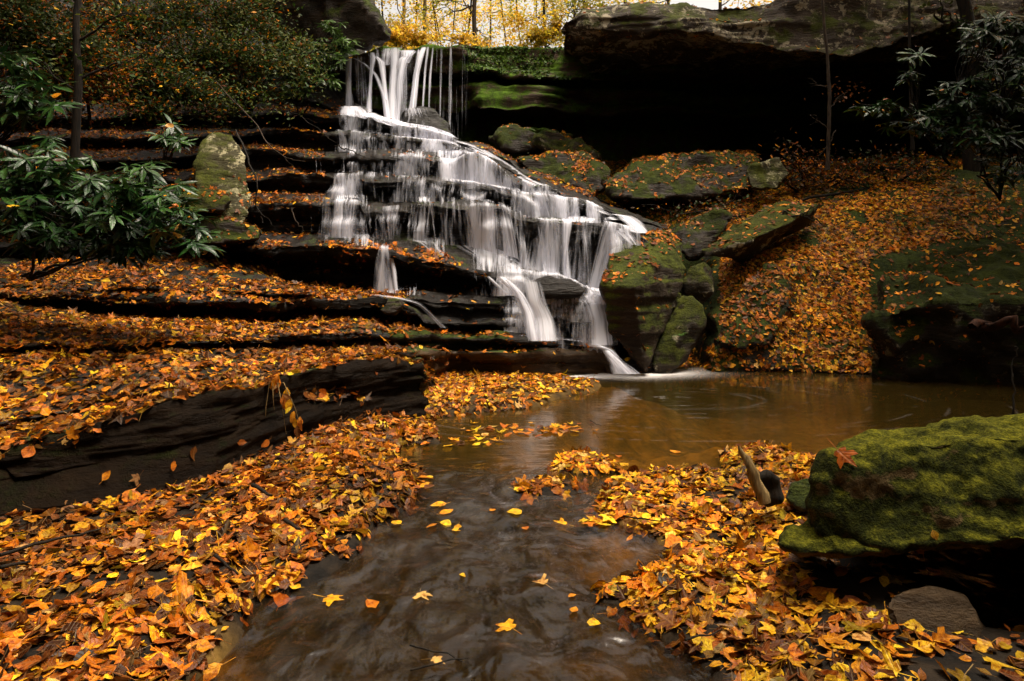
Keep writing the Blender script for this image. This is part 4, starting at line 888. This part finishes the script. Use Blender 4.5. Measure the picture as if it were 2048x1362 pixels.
# single leaves on the water and on the dark rock wall
bed_v = None
def one_leaf(px_, row_, z_, size, tmpl, ci, label, nrm=(0, 0, 1), Y=None, group=None, yaw=None):
    if Y is not None:
        Vn, _ = SURF['ledges']; m_ = Vn[:, 1] < 6.2; Vn = Vn[m_]; a_, b_ = PJ(Vn); j_ = np.where((np.abs(a_-px_) < 9) & (np.abs(b_-row_) < 9))[0]
        Y = Vn[j_, 1].min()-.012
    Y = (CZ-z_)*F/(row_-HZ) if Y is None else Y; p = W(px_, row_, Y)
    v, f, c, u = leaves_mesh(np.zeros((1, 3)), np.array([nrm], float), np.array([size]), tmpl, PAL[ci:ci+1], curl=.22)
    o = mkmesh('fallen_leaf', v, f, M['leaf'], attrs={'Col': c}, uv=u, smooth=False); o.location = p; tag(o, label, 'leaf', group)
G1 = 'single leaves floating on the dark stream'; G2 = 'single leaves stuck on the dark rock wall'
for x_, r_, s_, t_, c_, l_ in [
    (660,1196,.075,T_M,0,'pale yellow leaf in the stream just off the left bank'), (745,1208,.06,T_O,2,'dark orange leaf in the stream, right of the pale yellow one by the left bank'),
    (842,1188,.06,T_M,7,'small cream leaf alone in mid stream'), (1018,1253,.07,T_M,0,'yellow maple leaf low in the centre of the stream'),
    (1187,1245,.045,T_R,9,'glossy bright yellow round leaf near the right leaf bank'), (1030,1025,.07,T_R,9,'yellow leaf in the ripples above the mid stream'),
    (1085,1165,.06,T_M,7,'pale broken leaf near the right shore of the stream'), (1148,1218,.035,T_R,1,'small ochre round leaf close to the right shore'),
    (1144,1190,.03,T_R,1,'tiny ochre leaf just above the small ochre round leaf'), (925,1150,.03,T_O,9,'tiny yellow leaf in the upper mid stream'), (590,1012+160,.05,T_R,9,'yellow oval leaf at the edge of the left bank'),
    (793,1045,.05,T_R,9,'small yellow leaf beside the rippled bend on the left'), (1350,902,.07,T_O,1,'orange leaf on the shallow sandy water before the right leaf spit'), (870,1318,.045,T_M,7,'cream leaf caught on a floating twig at the bottom'),
    (985,1020,.03,T_R,1,'tiny ochre leaf in the rippled bend left of the yellow leaf'), (1050,1057,.03,T_R,2,'tiny rust leaf below the ripples near the right bank'), (880,1010,.035,T_O,0,'small yellow leaf at the narrow of the stream'),
    (955,870,.05,T_O,0,'yellow leaf in the shallows under the leafy shelf')]:
    one_leaf(x_, r_, .012, s_*1.25, t_, c_, l_)
for x_, r_, s_, t_, c_, l_, Y in [(213,951,.06,T_R,1,'ochre round leaf alone on the dark rock wall',3.25),(275,955,.06,T_M,8,'grey brown leaf right of the ochre leaf on the rock wall',3.32),(347,932,.06,T_O,2,'orange leaf lying high on the middle of the rock wall',3.5),
    (455,937,.07,T_R,7,'tan leaf on the rock wall near the leaf bank',3.65),(483,885,.06,T_O,4,'brown leaf on the upper right of the rock wall',3.85),(532,888,.065,T_R,3,'russet leaf at the right part of the rock wall',4.1)]:
    one_leaf(x_, r_, 0, s_, t_, c_, l_, nrm=(-.1, -.85, .5), Y=Y-.02)
# loose clumps in the riffle
Pq = []
for cx_, cr_, sx_, sr_, n_ in [(1115,857,45,10,46),(1010,860,60,12,40),(940,885,60,12,20),(900,1040,60,30,6),(1170,1040,40,12,12),(1230,930,40,10,12),(820,960,30,20,30),(1100,972,60,8,40)]:
    xs = RNG.normal(cx_, sx_*.6, n_); rs = RNG.normal(cr_, sr_*.6, n_); Y = (CZ-.01)*F/(rs-HZ); Pq.append(W(xs, rs, Y))
Pq = np.concatenate(Pq); n_ = len(Pq); Nq = np.array([0, 0, 1.])+RNG.normal(0, .12, (n_, 3)); Cq = pick_cols(n_, YEL); rq = RNG.random(n_); sq = RNG.uniform(.05, .09, n_)
o = leafobj('leaf_litter', [leaves_mesh(Pq[mm], Nq[mm], sq[mm], T, Cq[mm], curl=.2) for mm, T in ((rq < .5, T_M), (rq >= .5, T_O))], M['leaf']); tag(o, 'yellow leaves caught in the shallow riffle between the banks', kind='stuff')

# ------------------------------------------------------------------ wood: tubes
def tube(pts, rad, ns=7):
    P = np.array(pts, float); n = len(P); rad = np.broadcast_to(np.asarray(rad, float), (n,)) if np.ndim(rad) else np.full(n, rad)
    T = np.gradient(P, axis=0); T /= np.maximum(np.linalg.norm(T, axis=1, keepdims=True), 1e-9)
    ref = np.array([.31, .77, .55]); A = np.cross(T, ref); A /= np.linalg.norm(A, axis=1, keepdims=True); B = np.cross(T, A)
    th = np.linspace(0, 2*math.pi, ns, endpoint=False)
    V = P[:, None]+rad[:, None, None]*(A[:, None]*np.cos(th)[None, :, None]+B[:, None]*np.sin(th)[None, :, None])
    a = np.arange(n*ns).reshape(n, ns); b = np.roll(a, -1, 1); Fq = np.stack([a[:-1], b[:-1], b[1:], a[1:]], -1).reshape(-1, 4)
    return V.reshape(-1, 3), Fq
def wiggle(a, b, n=14, amp=.05, seed=0, f=1.0):
    a, b = np.array(a, float), np.array(b, float); t = np.linspace(0, 1, n)[:, None]; L = np.linalg.norm(b-a)
    P = a*(1-t)+b*t; w = np.stack([n1(t[:, 0]*f*3+seed*9.1, 1.0, 400+i, 2) for i in range(3)], 1)
    return P+w*amp*L*np.sin(np.minimum(t, 1)*math.pi*.5)
def jointubes(L):
    V, Fq = [], []; b = 0
    for v, f in L: V.append(v); Fq.append(f+b); b += len(v)
    return np.concatenate(V), np.concatenate(Fq)
def tubeobj(name, L, mat, root=None):
    V, Fq = jointubes(L)
    if root is not None: V = V-np.array(root.location)
    return mkmesh(name, V, Fq, mat, parent=root)

# upright broken stick and its small debris
a = W(1530, 1005, 3.05); b = W(1481, 892, 3.1)
v, f = tube(wiggle(a, b, 9, .03, 3), np.array([.034, .033, .031, .029, .027, .025, .022, .016, .004]), 5)
v = v+.007*np.stack([fbm(v, 40, 2, i) for i in range(3)], 1)
o = mkmesh('broken_branch', v-a, f, M['wood'], smooth=False); o.location = a; tag(o, 'broken weathered stick standing upright in the leaves by the mossy boulder', 'stick')
hull_rock('stump', slab([(1516,1000),(1518,950),(1535,940),(1556,955),(1560,1005),(1535,1015)], 3.12, .12), M['barkdark'], 'short black rotten stump behind the upright stick', cat='stump', vox=.012, amp=.012, f=8, seed=31)
for x0, r0, x1, r1, z0, z1, rad, lb in [(0,1110,200,1055,.22,.2,.008,'long thin dark twig lying on the near left bank'), (0,1135,60,1122,.22,.21,.008,'short mossy twig at the left edge of the picture'),
    (430,1110,475,1150,.2,.19,.007,'dark twig pointing at the gap in the left leaf bank'), (820,1290,930,1322,.02,.02,.004,'thin twig floating at the bottom of the stream'), (820,1340,940,1315,.02,.02,.004,'crossing thin twig floating at the bottom of the stream'),
    (570,1040,600,1060,.22,.2,.01,'stubby brown twig on the step of the left bank'), (505,970,545,990,.2,.19,.012,'short dark piece of bark on the left bank'), (1240,1030,1330,1045,.03,.1,.005,'thin twig across the near end of the right leaf bank'),
    (1370,1280,1440,1262,.16,.16,.004,'thin stem on the lower right leaves'), (1180,840,1200,852,.02,.06,.004,'small twig in the riffle leaves')]:
    A_, B_ = W(x0, r0, (CZ-z0)*F/(r0-HZ)), W(x1, r1, (CZ-z1)*F/(r1-HZ))
    v, f = tube(wiggle(A_, B_, 10, .04, x0), np.linspace(rad, rad*.5, 10), 5); o = mkmesh('twig', v-A_, f, M['barkdark']); o.location = A_; tag(o, lb, 'twig')

Vn, _ = SURF['ledges']; a_, b_ = PJ(Vn); j_ = np.where((np.abs(a_-562) < 8) & (np.abs(b_-772) < 8) & (Vn[:, 1] < 6.2))[0]; pr = Vn[j_[np.argmin(Vn[j_, 1])]]+np.array([0, -.02, .03])
wr = empty('withered_plant', pr, 'withered yellow plant drooping over the edge of the dark rock wall', 'plant')
for i, (dx, dz, ln) in enumerate([(-.04, -.3, 1), (.1, -.32, 1), (.2, -.28, 1), (.02, -.16, 1)]):
    P_ = np.array([pr, pr+np.array([dx*.4, -.08, .02]), pr+np.array([dx*.8, -.1, dz*.5]), pr+np.array([dx, -.09, dz])]); v, f = tube(P_, [.004, .003, .003, .002], 4); mkmesh('stem', v-pr, f, M['wood'], parent=wr)
lp = np.concatenate([pr+np.array([0, -.07, .01])+RNG.normal(0, .02, (6, 3)), pr+np.array([.12, -.1, -.12])+RNG.normal(0, .035, (7, 3))*[1, .3, 1.3], pr+np.array([.2, -.09, -.27])+RNG.normal(0, .02, (4, 3)), pr+np.array([-.04, -.09, -.28])+RNG.normal(0, .02, (3, 3))])
k_ = len(lp); leafobj('leaves', [leaves_mesh(lp, RNG.normal(0, .3, (k_, 3))+[0, -1, .3], RNG.uniform(.06, .1, k_), T_L, pick_cols(k_, YEL), dirs=RNG.normal(0, .3, (k_, 3))+[0, -.2, -1.], asp=np.full(k_, 2.))], M['leaf'], wr)

def twig_path(name, label, cat, pts, r0, mat='barkdark', side=()):
    P = np.array([W(*p) for p in pts]); t = np.linspace(0, 1, 22); tt_ = np.linspace(0, 1, len(P)); Q = np.stack([np.interp(t, tt_, P[:, i]) for i in range(3)], 1)
    for _ in range(2): Q[1:-1] = (Q[:-2]+2*Q[1:-1]+Q[2:])/4
    Q += r0*2.2*np.stack([n1(t*9+pts[0][0], 1, 800+i, 2) for i in range(3)], 1); L = [tube(Q, np.linspace(r0, r0*.4, 22), 5)]
    for t0, dx, dz in side: q = Q[int(t0*21)]; L.append(tube(wiggle(q, q+np.array([dx, -.05, dz]), 8, .1, t0), np.linspace(r0*.5, r0*.2, 8), 4))
    v, f = jointubes(L); o = mkmesh(name, v-Q[0], f, M[mat]); o.location = Q[0]; tag(o, label, cat)
twig_path('fallen_branch', 'long pale branch slanting down the left ledges toward the cascade', 'branch', [(430,160,11.5),(500,235,11.0),(540,290,10.6),(570,318,10.4),(612,322,10.3)], .012, 'bark', [(.5, .3, -.1), (.75, .2, -.25)])
twig_path('fallen_branch', 'crooked dark branch hanging over the ledges right of the upright slab', 'branch', [(474,258,8.9),(500,320,8.6),(515,368,8.45),(508,395,8.4),(520,425,8.4),(521,450,8.4)], .014, 'barkdark', [(.8, .2, -.2)])
twig_path('fallen_branch', 'thin branch lying along the ledge left of the cascade', 'branch', [(560,210,13),(600,232,12.8),(640,262,12.4),(672,285,12)], .012, 'barkdark', [(.4, .3, -.1)])
twig_path('fallen_branch', 'short branch resting across the small left falls', 'branch', [(672,292,11.2),(705,303,11.0),(730,314,10.9)], .014, 'barkdark')
twig_path('fallen_branch', 'thin curved stem hanging below the leafy ledge left of the falls', 'branch', [(583,420,9.2),(590,440,9.1),(604,455,9.1),(606,465,9.1)], .007, 'bark')
twig_path('fallen_branch', 'pale bare stick leaning in the brush under the cave', 'branch', [(1672,262,12),(1655,290,12),(1636,322,12)], .014, 'bark')
twig_path('fallen_branch', 'dark branch lying on the upper left of the leafy right bank', 'branch', [(1560,425,9.7),(1600,432,9.7),(1640,445,9.8)], .02, 'barkdark', [(.6, .2, .15)])
twig_path('log', 'rotten reddish log at the right edge of the pool', 'log', [(1968,640,6.6),(2010,652,6.5),(2080,668,6.4),(2200,690,6.3)], .05, 'rotlog', [])
twig_path('stem', 'thin bare upright stem in the pool near the right edge', 'stem', [(2028,850,5.2),(2022,780,5.25),(2026,720,5.3),(2032,690,5.3)], .01, 'barkdark')

# ------------------------------------------------------------------ rhododendrons
GREENS = np.array([(.009, .035, .008), (.014, .055, .011), (.022, .075, .014), (.035, .1, .018)])
def whorls(C, size, nl=(7, 12), droop=.35, up=None, cols=GREENS, width=1.0):
    P, N_, D, S_, K = [], [], [], [], []
    for i, c in enumerate(C):
        ax = np.array([RNG.normal(0, .35), -.35+RNG.normal(0, .35), 1.0]) if up is None else up+RNG.normal(0, .3, 3); ax /= np.linalg.norm(ax)
        a = np.cross(ax, [.3, .9, .2]); a /= np.linalg.norm(a); b = np.cross(ax, a); k = RNG.integers(*nl); s = size*RNG.uniform(.75, 1.2)
        for j in range(k):
            th = 2*math.pi*j/k+RNG.normal(0, .15); dr = RNG.normal(droop, .25); rad = a*math.cos(th)+b*math.sin(th)
            dirn = rad*math.cos(dr)-ax*math.sin(dr)*.9; nn = ax*math.cos(dr)+rad*math.sin(dr)
            l = s*RNG.uniform(.7, 1.1); P.append(c+dirn*l*.55); N_.append(nn); D.append(dirn); S_.append(l); K.append(cols[RNG.integers(len(cols))]*RNG.uniform(.7, 1.2))
    P, N_, D, S_, K = map(np.array, (P, N_, D, S_, K))
    return leaves_mesh(P, N_, S_, T_L, K, dirs=D, curl=.3, asp=np.full(len(P), width))
def bush(name, label, root_xyz, centers, size, mat='green', nstem=5, cat='bush', group=None, cols=GREENS, orange=0, nl=(7, 12), droop=.35, width=1.0, stem_r=.016):
    r = empty(name, root_xyz, label, cat, group); C = np.array(centers); parts = [whorls(C, size, nl, droop, cols=cols, width=width)]
    if orange:
        k = RNG.choice(len(C), orange); Pn = C[k]+RNG.normal(0, size*.4, (orange, 3)); parts.append(leaves_mesh(Pn, RNG.normal(0, .4, (orange, 3))+[0, -.3, 1], np.full(orange, size*.5), T_O, pick_cols(orange, YEL)))
    leafobj('foliage', parts, M[mat], r)
    L = []; base = np.array(root_xyz, float); hubs = [base+(C.mean(0)-base)*RNG.uniform(.35, .7)+RNG.normal(0, .25, 3)*np.ptp(C, axis=0)*.5 for _ in range(nstem)]
    near_ = [int(np.argmin([np.linalg.norm(c-h) for h in hubs])) for c in C]
    for q, h in enumerate(hubs):
        L = [tube(wiggle(base, h, 12, .08, q+1), np.linspace(stem_r, stem_r*.6, 12), 6)]
        for i, c in enumerate(C):
            if near_[i] == q: L.append(tube(wiggle(h, c, 7, .08, i), np.linspace(stem_r*.5, stem_r*.22, 7), 4))
        tubeobj('branch', L, M['barkdark'], r)
    return r
def cloud(blobs):
    out = []
    for cx_, cr_, Y, sx_, sr_, sy_, n_ in blobs:
        for _ in range(n_):
            a = RNG.normal(0, 1, 3); a = a/np.linalg.norm(a)*RNG.uniform(.3, 1)**.5
            out.append(W(cx_+a[0]*sx_, cr_+a[1]*sr_, Y+a[2]*sy_))
    return out
bush('rhododendron', 'big glossy rhododendron hanging over the left leaf bank', W(60, 560, 6.2), cloud([(60,320,5.8,90,55,.5,26),(170,370,5.6,120,65,.5,42),(290,370,5.5,90,50,.4,26),(330,430,5.5,80,45,.4,24),(150,460,5.5,120,50,.4,30),(385,475,5.4,40,35,.3,11),(30,410,5.5,60,80,.4,20),(250,485,5.3,80,35,.3,16),(100,400,5.2,120,80,.4,40),(260,420,5.1,110,70,.3,40)]), .165, orange=34)
bush('rhododendron', 'rhododendron sprays jutting in at the upper left edge', W(-60, 400, 6.4), cloud([(30,130,6.0,50,40,.4,9),(60,180,6.0,70,35,.4,14),(60,215,5.9,80,28,.4,14),(-20,250,6,60,60,.4,10)]), .2, orange=5)
bush('rhododendron', 'small single rhododendron spray left of the upright stone', W(300, 420, 7.2), cloud([(340,268,7.0,26,22,.2,6),(365,285,6.9,20,15,.2,3)]), .2, nstem=2, orange=2)
bush('rhododendron', 'rhododendron clump at the left side of the waterfall lip', W(600, 240, 14.8), cloud([(600,120,14.5,70,40,.6,46),(670,100,14.6,30,30,.4,16),(665,60,14.6,30,25,.4,12),(625,165,14.3,50,25,.4,26),(560,150,14.2,40,40,.4,22),(690,85,14.6,18,14,.3,6)]), .24, orange=20, cols=GREENS*1.5+np.array([.03, .03, 0]))
bush('rhododendron', 'tall rhododendron in the dark at the right edge', W(2000, 400, 9.5), cloud([(1990,70,9,70,70,.6,44),(2010,160,9,70,60,.6,44),(1930,190,9,60,45,.6,32),(1950,260,9,90,45,.6,44),(2020,310,9,70,60,.6,34),(1870,240,9,50,35,.4,18)]), .2, orange=30, cols=GREENS*.8)
bush('rhododendron', 'thin rhododendron branches reaching left before the cave', W(1900, 330, 9.2), cloud([(1780,210,9,40,14,.3,8),(1830,110,9,28,14,.3,4),(1815,150,9,24,12,.3,4),(1800,250,9,50,14,.3,8),(1740,215,9,22,8,.2,3)]), .2, nstem=3, orange=10, cols=GREENS*1.1)

# ------------------------------------------------------------------ small-leaved shrubs on the upper left slope
def shrub(label, root, blobs, n, sz, cols, orange=.15, name='shrub', cat='shrub', mat='shrubleaf', droopy=True):
    r = empty(name, root, label, cat); P = []
    tot = sum(b[-1] for b in blobs)
    base = np.array(root, float); i0 = 0
    for cx_, cr_, Y, sx_, sr_, sy_, wgt in blobs:
        k = int(n*wgt/tot); m = max(8, int(18*wgt/tot*3))
        tips = np.array([W(cx_+RNG.normal(0, .8)*sx_, cr_+RNG.normal(0, .8)*sr_, Y+RNG.normal(0, .5)*sy_) for _ in range(m)])
        hub = W(cx_, cr_+sr_*.3, Y+sy_*.3)
        L = [tube(wiggle(base, hub, 10, .06, i0), np.linspace(.03, .018, 10), 5)]
        for j, tp in enumerate(tips):
            br = wiggle(hub, tp, 8, .12, i0+j); L.append(tube(br, np.linspace(.012, .004, 8), 4)); kk = k//m
            t = RNG.uniform(.25, 1.05, kk)*7; i_ = np.clip(t.astype(int), 0, 6); q = br[i_]+(br[np.minimum(i_+1, 7)]-br[i_])*(t-i_)[:, None]
            spread = .2*RNG.normal(0, 1, (kk, 3))*np.array([1, 1, .55])*(.4+.5*(t/7))[:, None]*sx_/60; P.append(q+spread)
        i0 += m; tubeobj('branch', L, M['barkdark'], r)
    P = np.concatenate(P); k = len(P); C = np.array(cols)[RNG.integers(len(cols), size=k)]*RNG.uniform(.6, 1.3, (k, 1)); om = RNG.random(k) < orange; C[om] = pick_cols(om.sum(), RUST)
    Nn = RNG.normal(0, .55, (k, 3))+np.array([0, -.35, .8]); T2 = t_oval(.2, 2, stem=False)
    leafobj('foliage', [leaves_mesh(P, Nn, RNG.uniform(.6, 1.3, k)*sz, T2, C, curl=.3)], M[mat], r)
    return r
OL = [(.04, .09, .012), (.07, .12, .015), (.12, .14, .02), (.025, .06, .01)]
shrub('dense olive green shrub with orange flecks at the upper left of the waterfall', W(500, 230, 13.5), [(470,30,13,110,60,.8,5),(560,95,13,70,55,.8,4),(430,100,12.6,110,45,.7,5),(500,175,13,90,35,.5,3),(360,20,13,80,50,.6,2)], 19000, .085, OL+[(.12,.13,.03)], .09)
shrub('grey green shrub sprays leaning over the upper left slope', W(330, 240, 11.8), [(290,40,11.5,100,50,.6,4),(250,120,11.2,90,35,.6,2),(380,180,11.5,100,26,.5,3),(300,210,11.3,60,26,.5,1.5)], 15000, .08, OL+[(.06, .08, .05)], .12)
shrub('dark evergreen shrub in the top left corner', W(20, 240, 9.5), [(40,30,9.3,100,50,.6,4),(120,90,9.2,60,40,.5,2)], 14000, .07, [(.03, .06, .012), (.05, .075, .015)], .12)
shrub('sparse yellowing shrub on the slope behind the thin dark tree', W(180, 260, 10.5), [(180,110,10.2,90,70,.5,4),(120,160,10.2,80,60,.5,3)], 9000, .07, OL, .5)
shrub('russet bramble tangle on the bank below the cave', W(1620, 400, 12.6), [(1600,330,12.4,60,35,.5,4),(1680,350,12.2,70,28,.5,3),(1560,350,12.4,40,25,.4,2)], 1500, .08, [(.09, .04, .012), (.05, .025, .01), (.04, .05, .012)], .4)
shrub('low weedy plants and russet twigs along the top of the right bank', W(1780, 370, 12.2), [(1760,330,12,80,22,.5,3),(1850,330,12,60,20,.4,2),(1430,415,11.5,60,18,.4,2)], 1300, .08, [(.04, .07, .012), (.07, .04, .015)], .3)

# ferns/moss tufts on the mossy wall
def fern(label, c, n, s, name='fern'):
    r = empty(name, c, label, 'fern', None); parts = []; c = np.array(c, float)
    for i in range(n):
        th = RNG.uniform(0, 2*math.pi); dirn = np.array([math.cos(th), math.sin(th)-.2, RNG.uniform(.3, 1.2)]); dirn /= np.linalg.norm(dirn); t = np.linspace(.1, 1, 12)
        sp = c+dirn*s*t[:, None]-np.array([0, 0, 1])*(t**2)[:, None]*s*.5
        sd_ = np.cross(dirn, [0, 0, 1]); sd_ /= np.linalg.norm(sd_)
        for sg in (-1, 1):
            parts.append(leaves_mesh(sp+sd_*sg*.09*s*(1.2-t)[:, None]*2, np.tile([0, -.3, 1.], (12, 1)), np.full(12, s*.34)*(1.15-t), T_S, np.tile([(.07, .16, .02)], (12, 1)), dirs=np.tile(sd_*sg, (12, 1))+dirn*.3, asp=np.full(12, .6), curl=.1))
    leafobj('fronds', parts, M['shrubleaf'], r)
fern('small fern tuft on the boulder before the cave', W(1075, 268, 14), 9, .4)
fern('small bright fern at the foot of the mossy wedge rock', W(1362, 672, 8.0), 5, .14)

# ------------------------------------------------------------------ trees
def trunk_tree(label, pts, rad, name='tree', mat='bark', branches=(), leafblobs=None, n=0, sz=.12, cols=None, leafmat='canopy', cat='tree', group=None):
    base = np.array(pts[0], float); r = empty(name, base, label, cat, group); P = np.array(pts, float)
    t = np.linspace(0, 1, 24); tt = np.linspace(0, 1, len(P)); Q = np.stack([np.interp(t, tt, P[:, i]) for i in range(3)], 1)
    for _ in range(3): Q[1:-1] = (Q[:-2]+2*Q[1:-1]+Q[2:])/4
    Q += .25*rad*np.stack([n1(t*8+base[0], 1, 500+i, 2) for i in range(3)], 1)
    R = np.linspace(rad, rad*.55, 24); R[0] *= 1.3
    v, f = tube(Q, R, 10); tk = mkmesh('trunk', v-base, f, M[mat], parent=r)
    tips = []
    for i, (t0, dx, dy, dz) in enumerate(branches):
        L = []; s = Q[int(t0*23)]; e = s+np.array([dx, dy, dz]); w_ = wiggle(s, e, 10, .12, i+base[0]); L.append(tube(w_, np.linspace(rad*.35, rad*.08, 10), 5)); tips.append(w_)
        for j in range(4):
            q = w_[RNG.integers(3, 9)]; e2 = q+np.array([dx, dy, dz])*.35+RNG.normal(0, .3, 3)*np.linalg.norm([dx, dy, dz])*.5; w2 = wiggle(q, e2, 7, .1, j); L.append(tube(w2, np.linspace(rad*.14, rad*.04, 7), 4)); tips.append(w2)
        tubeobj('branch', L, M[mat], r)
    if n and tips:
        T_ = np.concatenate([w_[3:] for w_ in tips]); c = T_[RNG.integers(len(T_), size=n//36+1)]
        # leaf sprays: flat clusters round branch points
        Pn = np.repeat(c, 36, 0)[:n]+RNG.normal(0, 1, (n, 3))*np.array([.5, .5, .22])*(sz/.17)
        C = np.array(cols)[RNG.integers(len(cols), size=n)]*RNG.uniform(.7, 1.2, (n, 1))
        leafobj('crown', [leaves_mesh(Pn, RNG.normal(0, .5, (n, 3))+[0, 0, 1], RNG.uniform(.6, 1.2, n)*sz, T_S, C, curl=.3)], M[leafmat], r)
    return r
YC = [(.95, .62, .05), (.95, .72, .1), (.9, .5, .03), (.75, .6, .06)]; GC = [(.45, .5, .05), (.65, .62, .06), (.85, .65, .08)]; DG = [(.06, .09, .02), (.09, .12, .02)]
tt = [(806,24,8,'barkpale',YC,0,'pale straight tree trunk behind the left of the waterfall lip'),(852,27,9,'barkpale',YC,0,'pale tree trunk behind the middle of the waterfall lip'),(955,25,11,'bark',GC,2,'thickest grey trunk with yellow green leaves behind the moss wall'),
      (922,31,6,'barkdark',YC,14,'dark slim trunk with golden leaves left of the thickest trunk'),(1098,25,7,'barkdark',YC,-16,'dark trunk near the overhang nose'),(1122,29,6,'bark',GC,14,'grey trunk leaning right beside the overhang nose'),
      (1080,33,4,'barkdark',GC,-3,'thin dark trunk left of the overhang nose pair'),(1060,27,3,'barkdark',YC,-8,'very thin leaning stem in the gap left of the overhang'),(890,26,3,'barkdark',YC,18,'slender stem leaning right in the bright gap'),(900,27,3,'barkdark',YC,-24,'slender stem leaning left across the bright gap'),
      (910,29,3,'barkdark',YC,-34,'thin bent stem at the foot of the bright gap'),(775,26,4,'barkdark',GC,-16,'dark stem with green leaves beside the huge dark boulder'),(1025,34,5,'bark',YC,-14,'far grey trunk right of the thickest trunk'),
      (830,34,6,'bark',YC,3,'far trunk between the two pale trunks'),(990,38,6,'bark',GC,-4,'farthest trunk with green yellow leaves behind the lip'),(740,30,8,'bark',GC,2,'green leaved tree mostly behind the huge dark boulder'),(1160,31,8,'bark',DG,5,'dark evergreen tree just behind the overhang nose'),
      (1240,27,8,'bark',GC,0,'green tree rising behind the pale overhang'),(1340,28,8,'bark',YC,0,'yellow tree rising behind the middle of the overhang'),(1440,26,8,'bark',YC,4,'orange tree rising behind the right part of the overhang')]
for i, (x_, Y, w_, mt, cl, ln, lb) in enumerate(tt):
    z0 = 7.3; rad = w_/F*Y/2; b = W(x_, 100, Y); b[2] = z0-.3; top = W(x_+ln, -60, Y); top[2] = z0+9+RNG.uniform(0, 3); top[0] = b[0]+ln/F*Y*2.2
    br = []
    for j in range(11 if w_ > 3 else 5): a_ = RNG.uniform(0, 2*math.pi); l_ = RNG.uniform(1.3, 2.8); br.append((RNG.uniform(.04, .95), math.cos(a_)*l_, math.sin(a_)*l_, RNG.uniform(-.1, 1.0)))
    trunk_tree(lb, [b, (b+top)/2+RNG.normal(0, .15, 3), top], max(rad, .03), mat=mt, branches=br, n=(4600 if w_ > 3 else 450) if not 860 < x_ < 1010 else (1500 if w_ > 3 else 200), sz=.14, cols=cl)
# thin trees inside the gorge
trunk_tree('thin dark tree with bare trunk rising through the upper left shrubs', [W(140,520,7.6),W(158,180,7.6),W(152,40,7.6),W(165,-120,7.6)], .055, mat='barkdark', branches=[(.35, -.5, .1, .35), (.4, .6, .2, .3), (.6, .7, 0, .4), (.75, -.6, 0, .5)], n=350, sz=.07, cols=OL, leafmat='shrubleaf')
trunk_tree('leaning mossy tree trunk at the right edge before the cave', [W(1943,400,12.4),W(1945,350,12.4),W(1950,240,12.4),W(1965,140,12.4),W(1925,0,12.4),W(1900,-120,12.4)], .17, mat='barkdark', branches=[(.5, .9, 0, .3), (.7, -.8, 0, .5)], n=300, sz=.09, cols=DG, leafmat='shrubleaf')
trunk_tree('slim sapling standing before the lichened overhang', [W(1655,340,11.6),W(1660,180,11.6),W(1650,60,11.6),W(1640,-80,11.6)], .035, name='sapling', mat='bark', branches=[(.2, -.3, 0, .2), (.28, .3, 0, .3), (.35, -.3, 0, .15), (.55, .4, 0, .4)], n=60, sz=.07, cols=[(.2, .07, .02)], leafmat='leaf')
trunk_tree('slim bare sapling nearer the right tree', [W(1825,300,11),W(1820,100,11),W(1818,-80,11)], .03, name='sapling', mat='barkdark', branches=[(.6, .3, 0, .3)])

YS = [(.95, .65, .05), (.9, .52, .03), (.75, .6, .05)]
shrub('bright yellow bush just behind the left part of the waterfall lip', W(800, 110, 21), [(790,70,21,40,25,.6,3),(830,80,21,35,14,.6,2)], 2600, .15, YS, 0, mat='canopy')
shrub('golden bush behind the middle of the lip', W(925, 110, 22), [(925,75,22,30,16,.6,3),(960,85,22,30,10,.6,2)], 700, .15, YS, 0, mat='canopy')
shrub('yellow green bush left of the overhang nose', W(1085, 110, 21), [(1085,70,21,34,22,.6,3),(1120,50,21,30,30,.6,2)], 2400, .14, [(.5, .42, .03), (.7, .45, .02)], 0, mat='canopy')
n = 60000; a = RNG.uniform(0, 1, (n, 3)); cx_ = -15+31*a[:, 0]; cy_ = -11+27.5*a[:, 1]; cz_ = 9.5+4.5*a[:, 2]+.25*np.maximum(cy_-12, 0)  # unseen leaf ring added to shade the gorge around a lit gap
Pn = np.stack([cx_, cy_, cz_], 1); hole = ((cx_-1.3)/5.8)**2+((cy_-8.0)/10.5)**2; dn = fbm(Pn*np.array([1, 1, .3]), .45, 3, 700)
mk = (hole > 1+.35*dn) & (dn > -.25); Pn = Pn[mk]; n = len(Pn)
o = leafobj('shade_canopy', [leaves_mesh(Pn, RNG.normal(0, .5, (n, 3))+[0, 0, 1], RNG.uniform(.25, .6, n), T_S, np.array(DG+YC)[RNG.integers(6, size=n)])], M['canopy']); tag(o, 'unseen leaf canopy added over the gorge to shade it around an open gap', kind='stuff')
# far-off wood as one mass behind the individual trees
n = 2600; xs = RNG.uniform(-16, 22, n); ys = RNG.uniform(40, 58, n); zs = 6.8+RNG.uniform(0, 1, n)**1.3*9*(1+.4*n1(xs, .3, 601)); Pn = np.stack([xs, ys, zs], 1)
mk = fbm(Pn, .35, 3, 600) > -.05; Pn = Pn[mk]; n = len(Pn); C = np.array(YC+GC)[RNG.integers(7, size=n)]*RNG.uniform(.6, 1.1, (n, 1))
o = leafobj('far_woods', [leaves_mesh(Pn, RNG.normal(0, 1, (n, 3)), RNG.uniform(.15, .32, n), T_S, C)], M['canopy']); tag(o, 'far golden woods seen through the gap above the falls', kind='stuff')
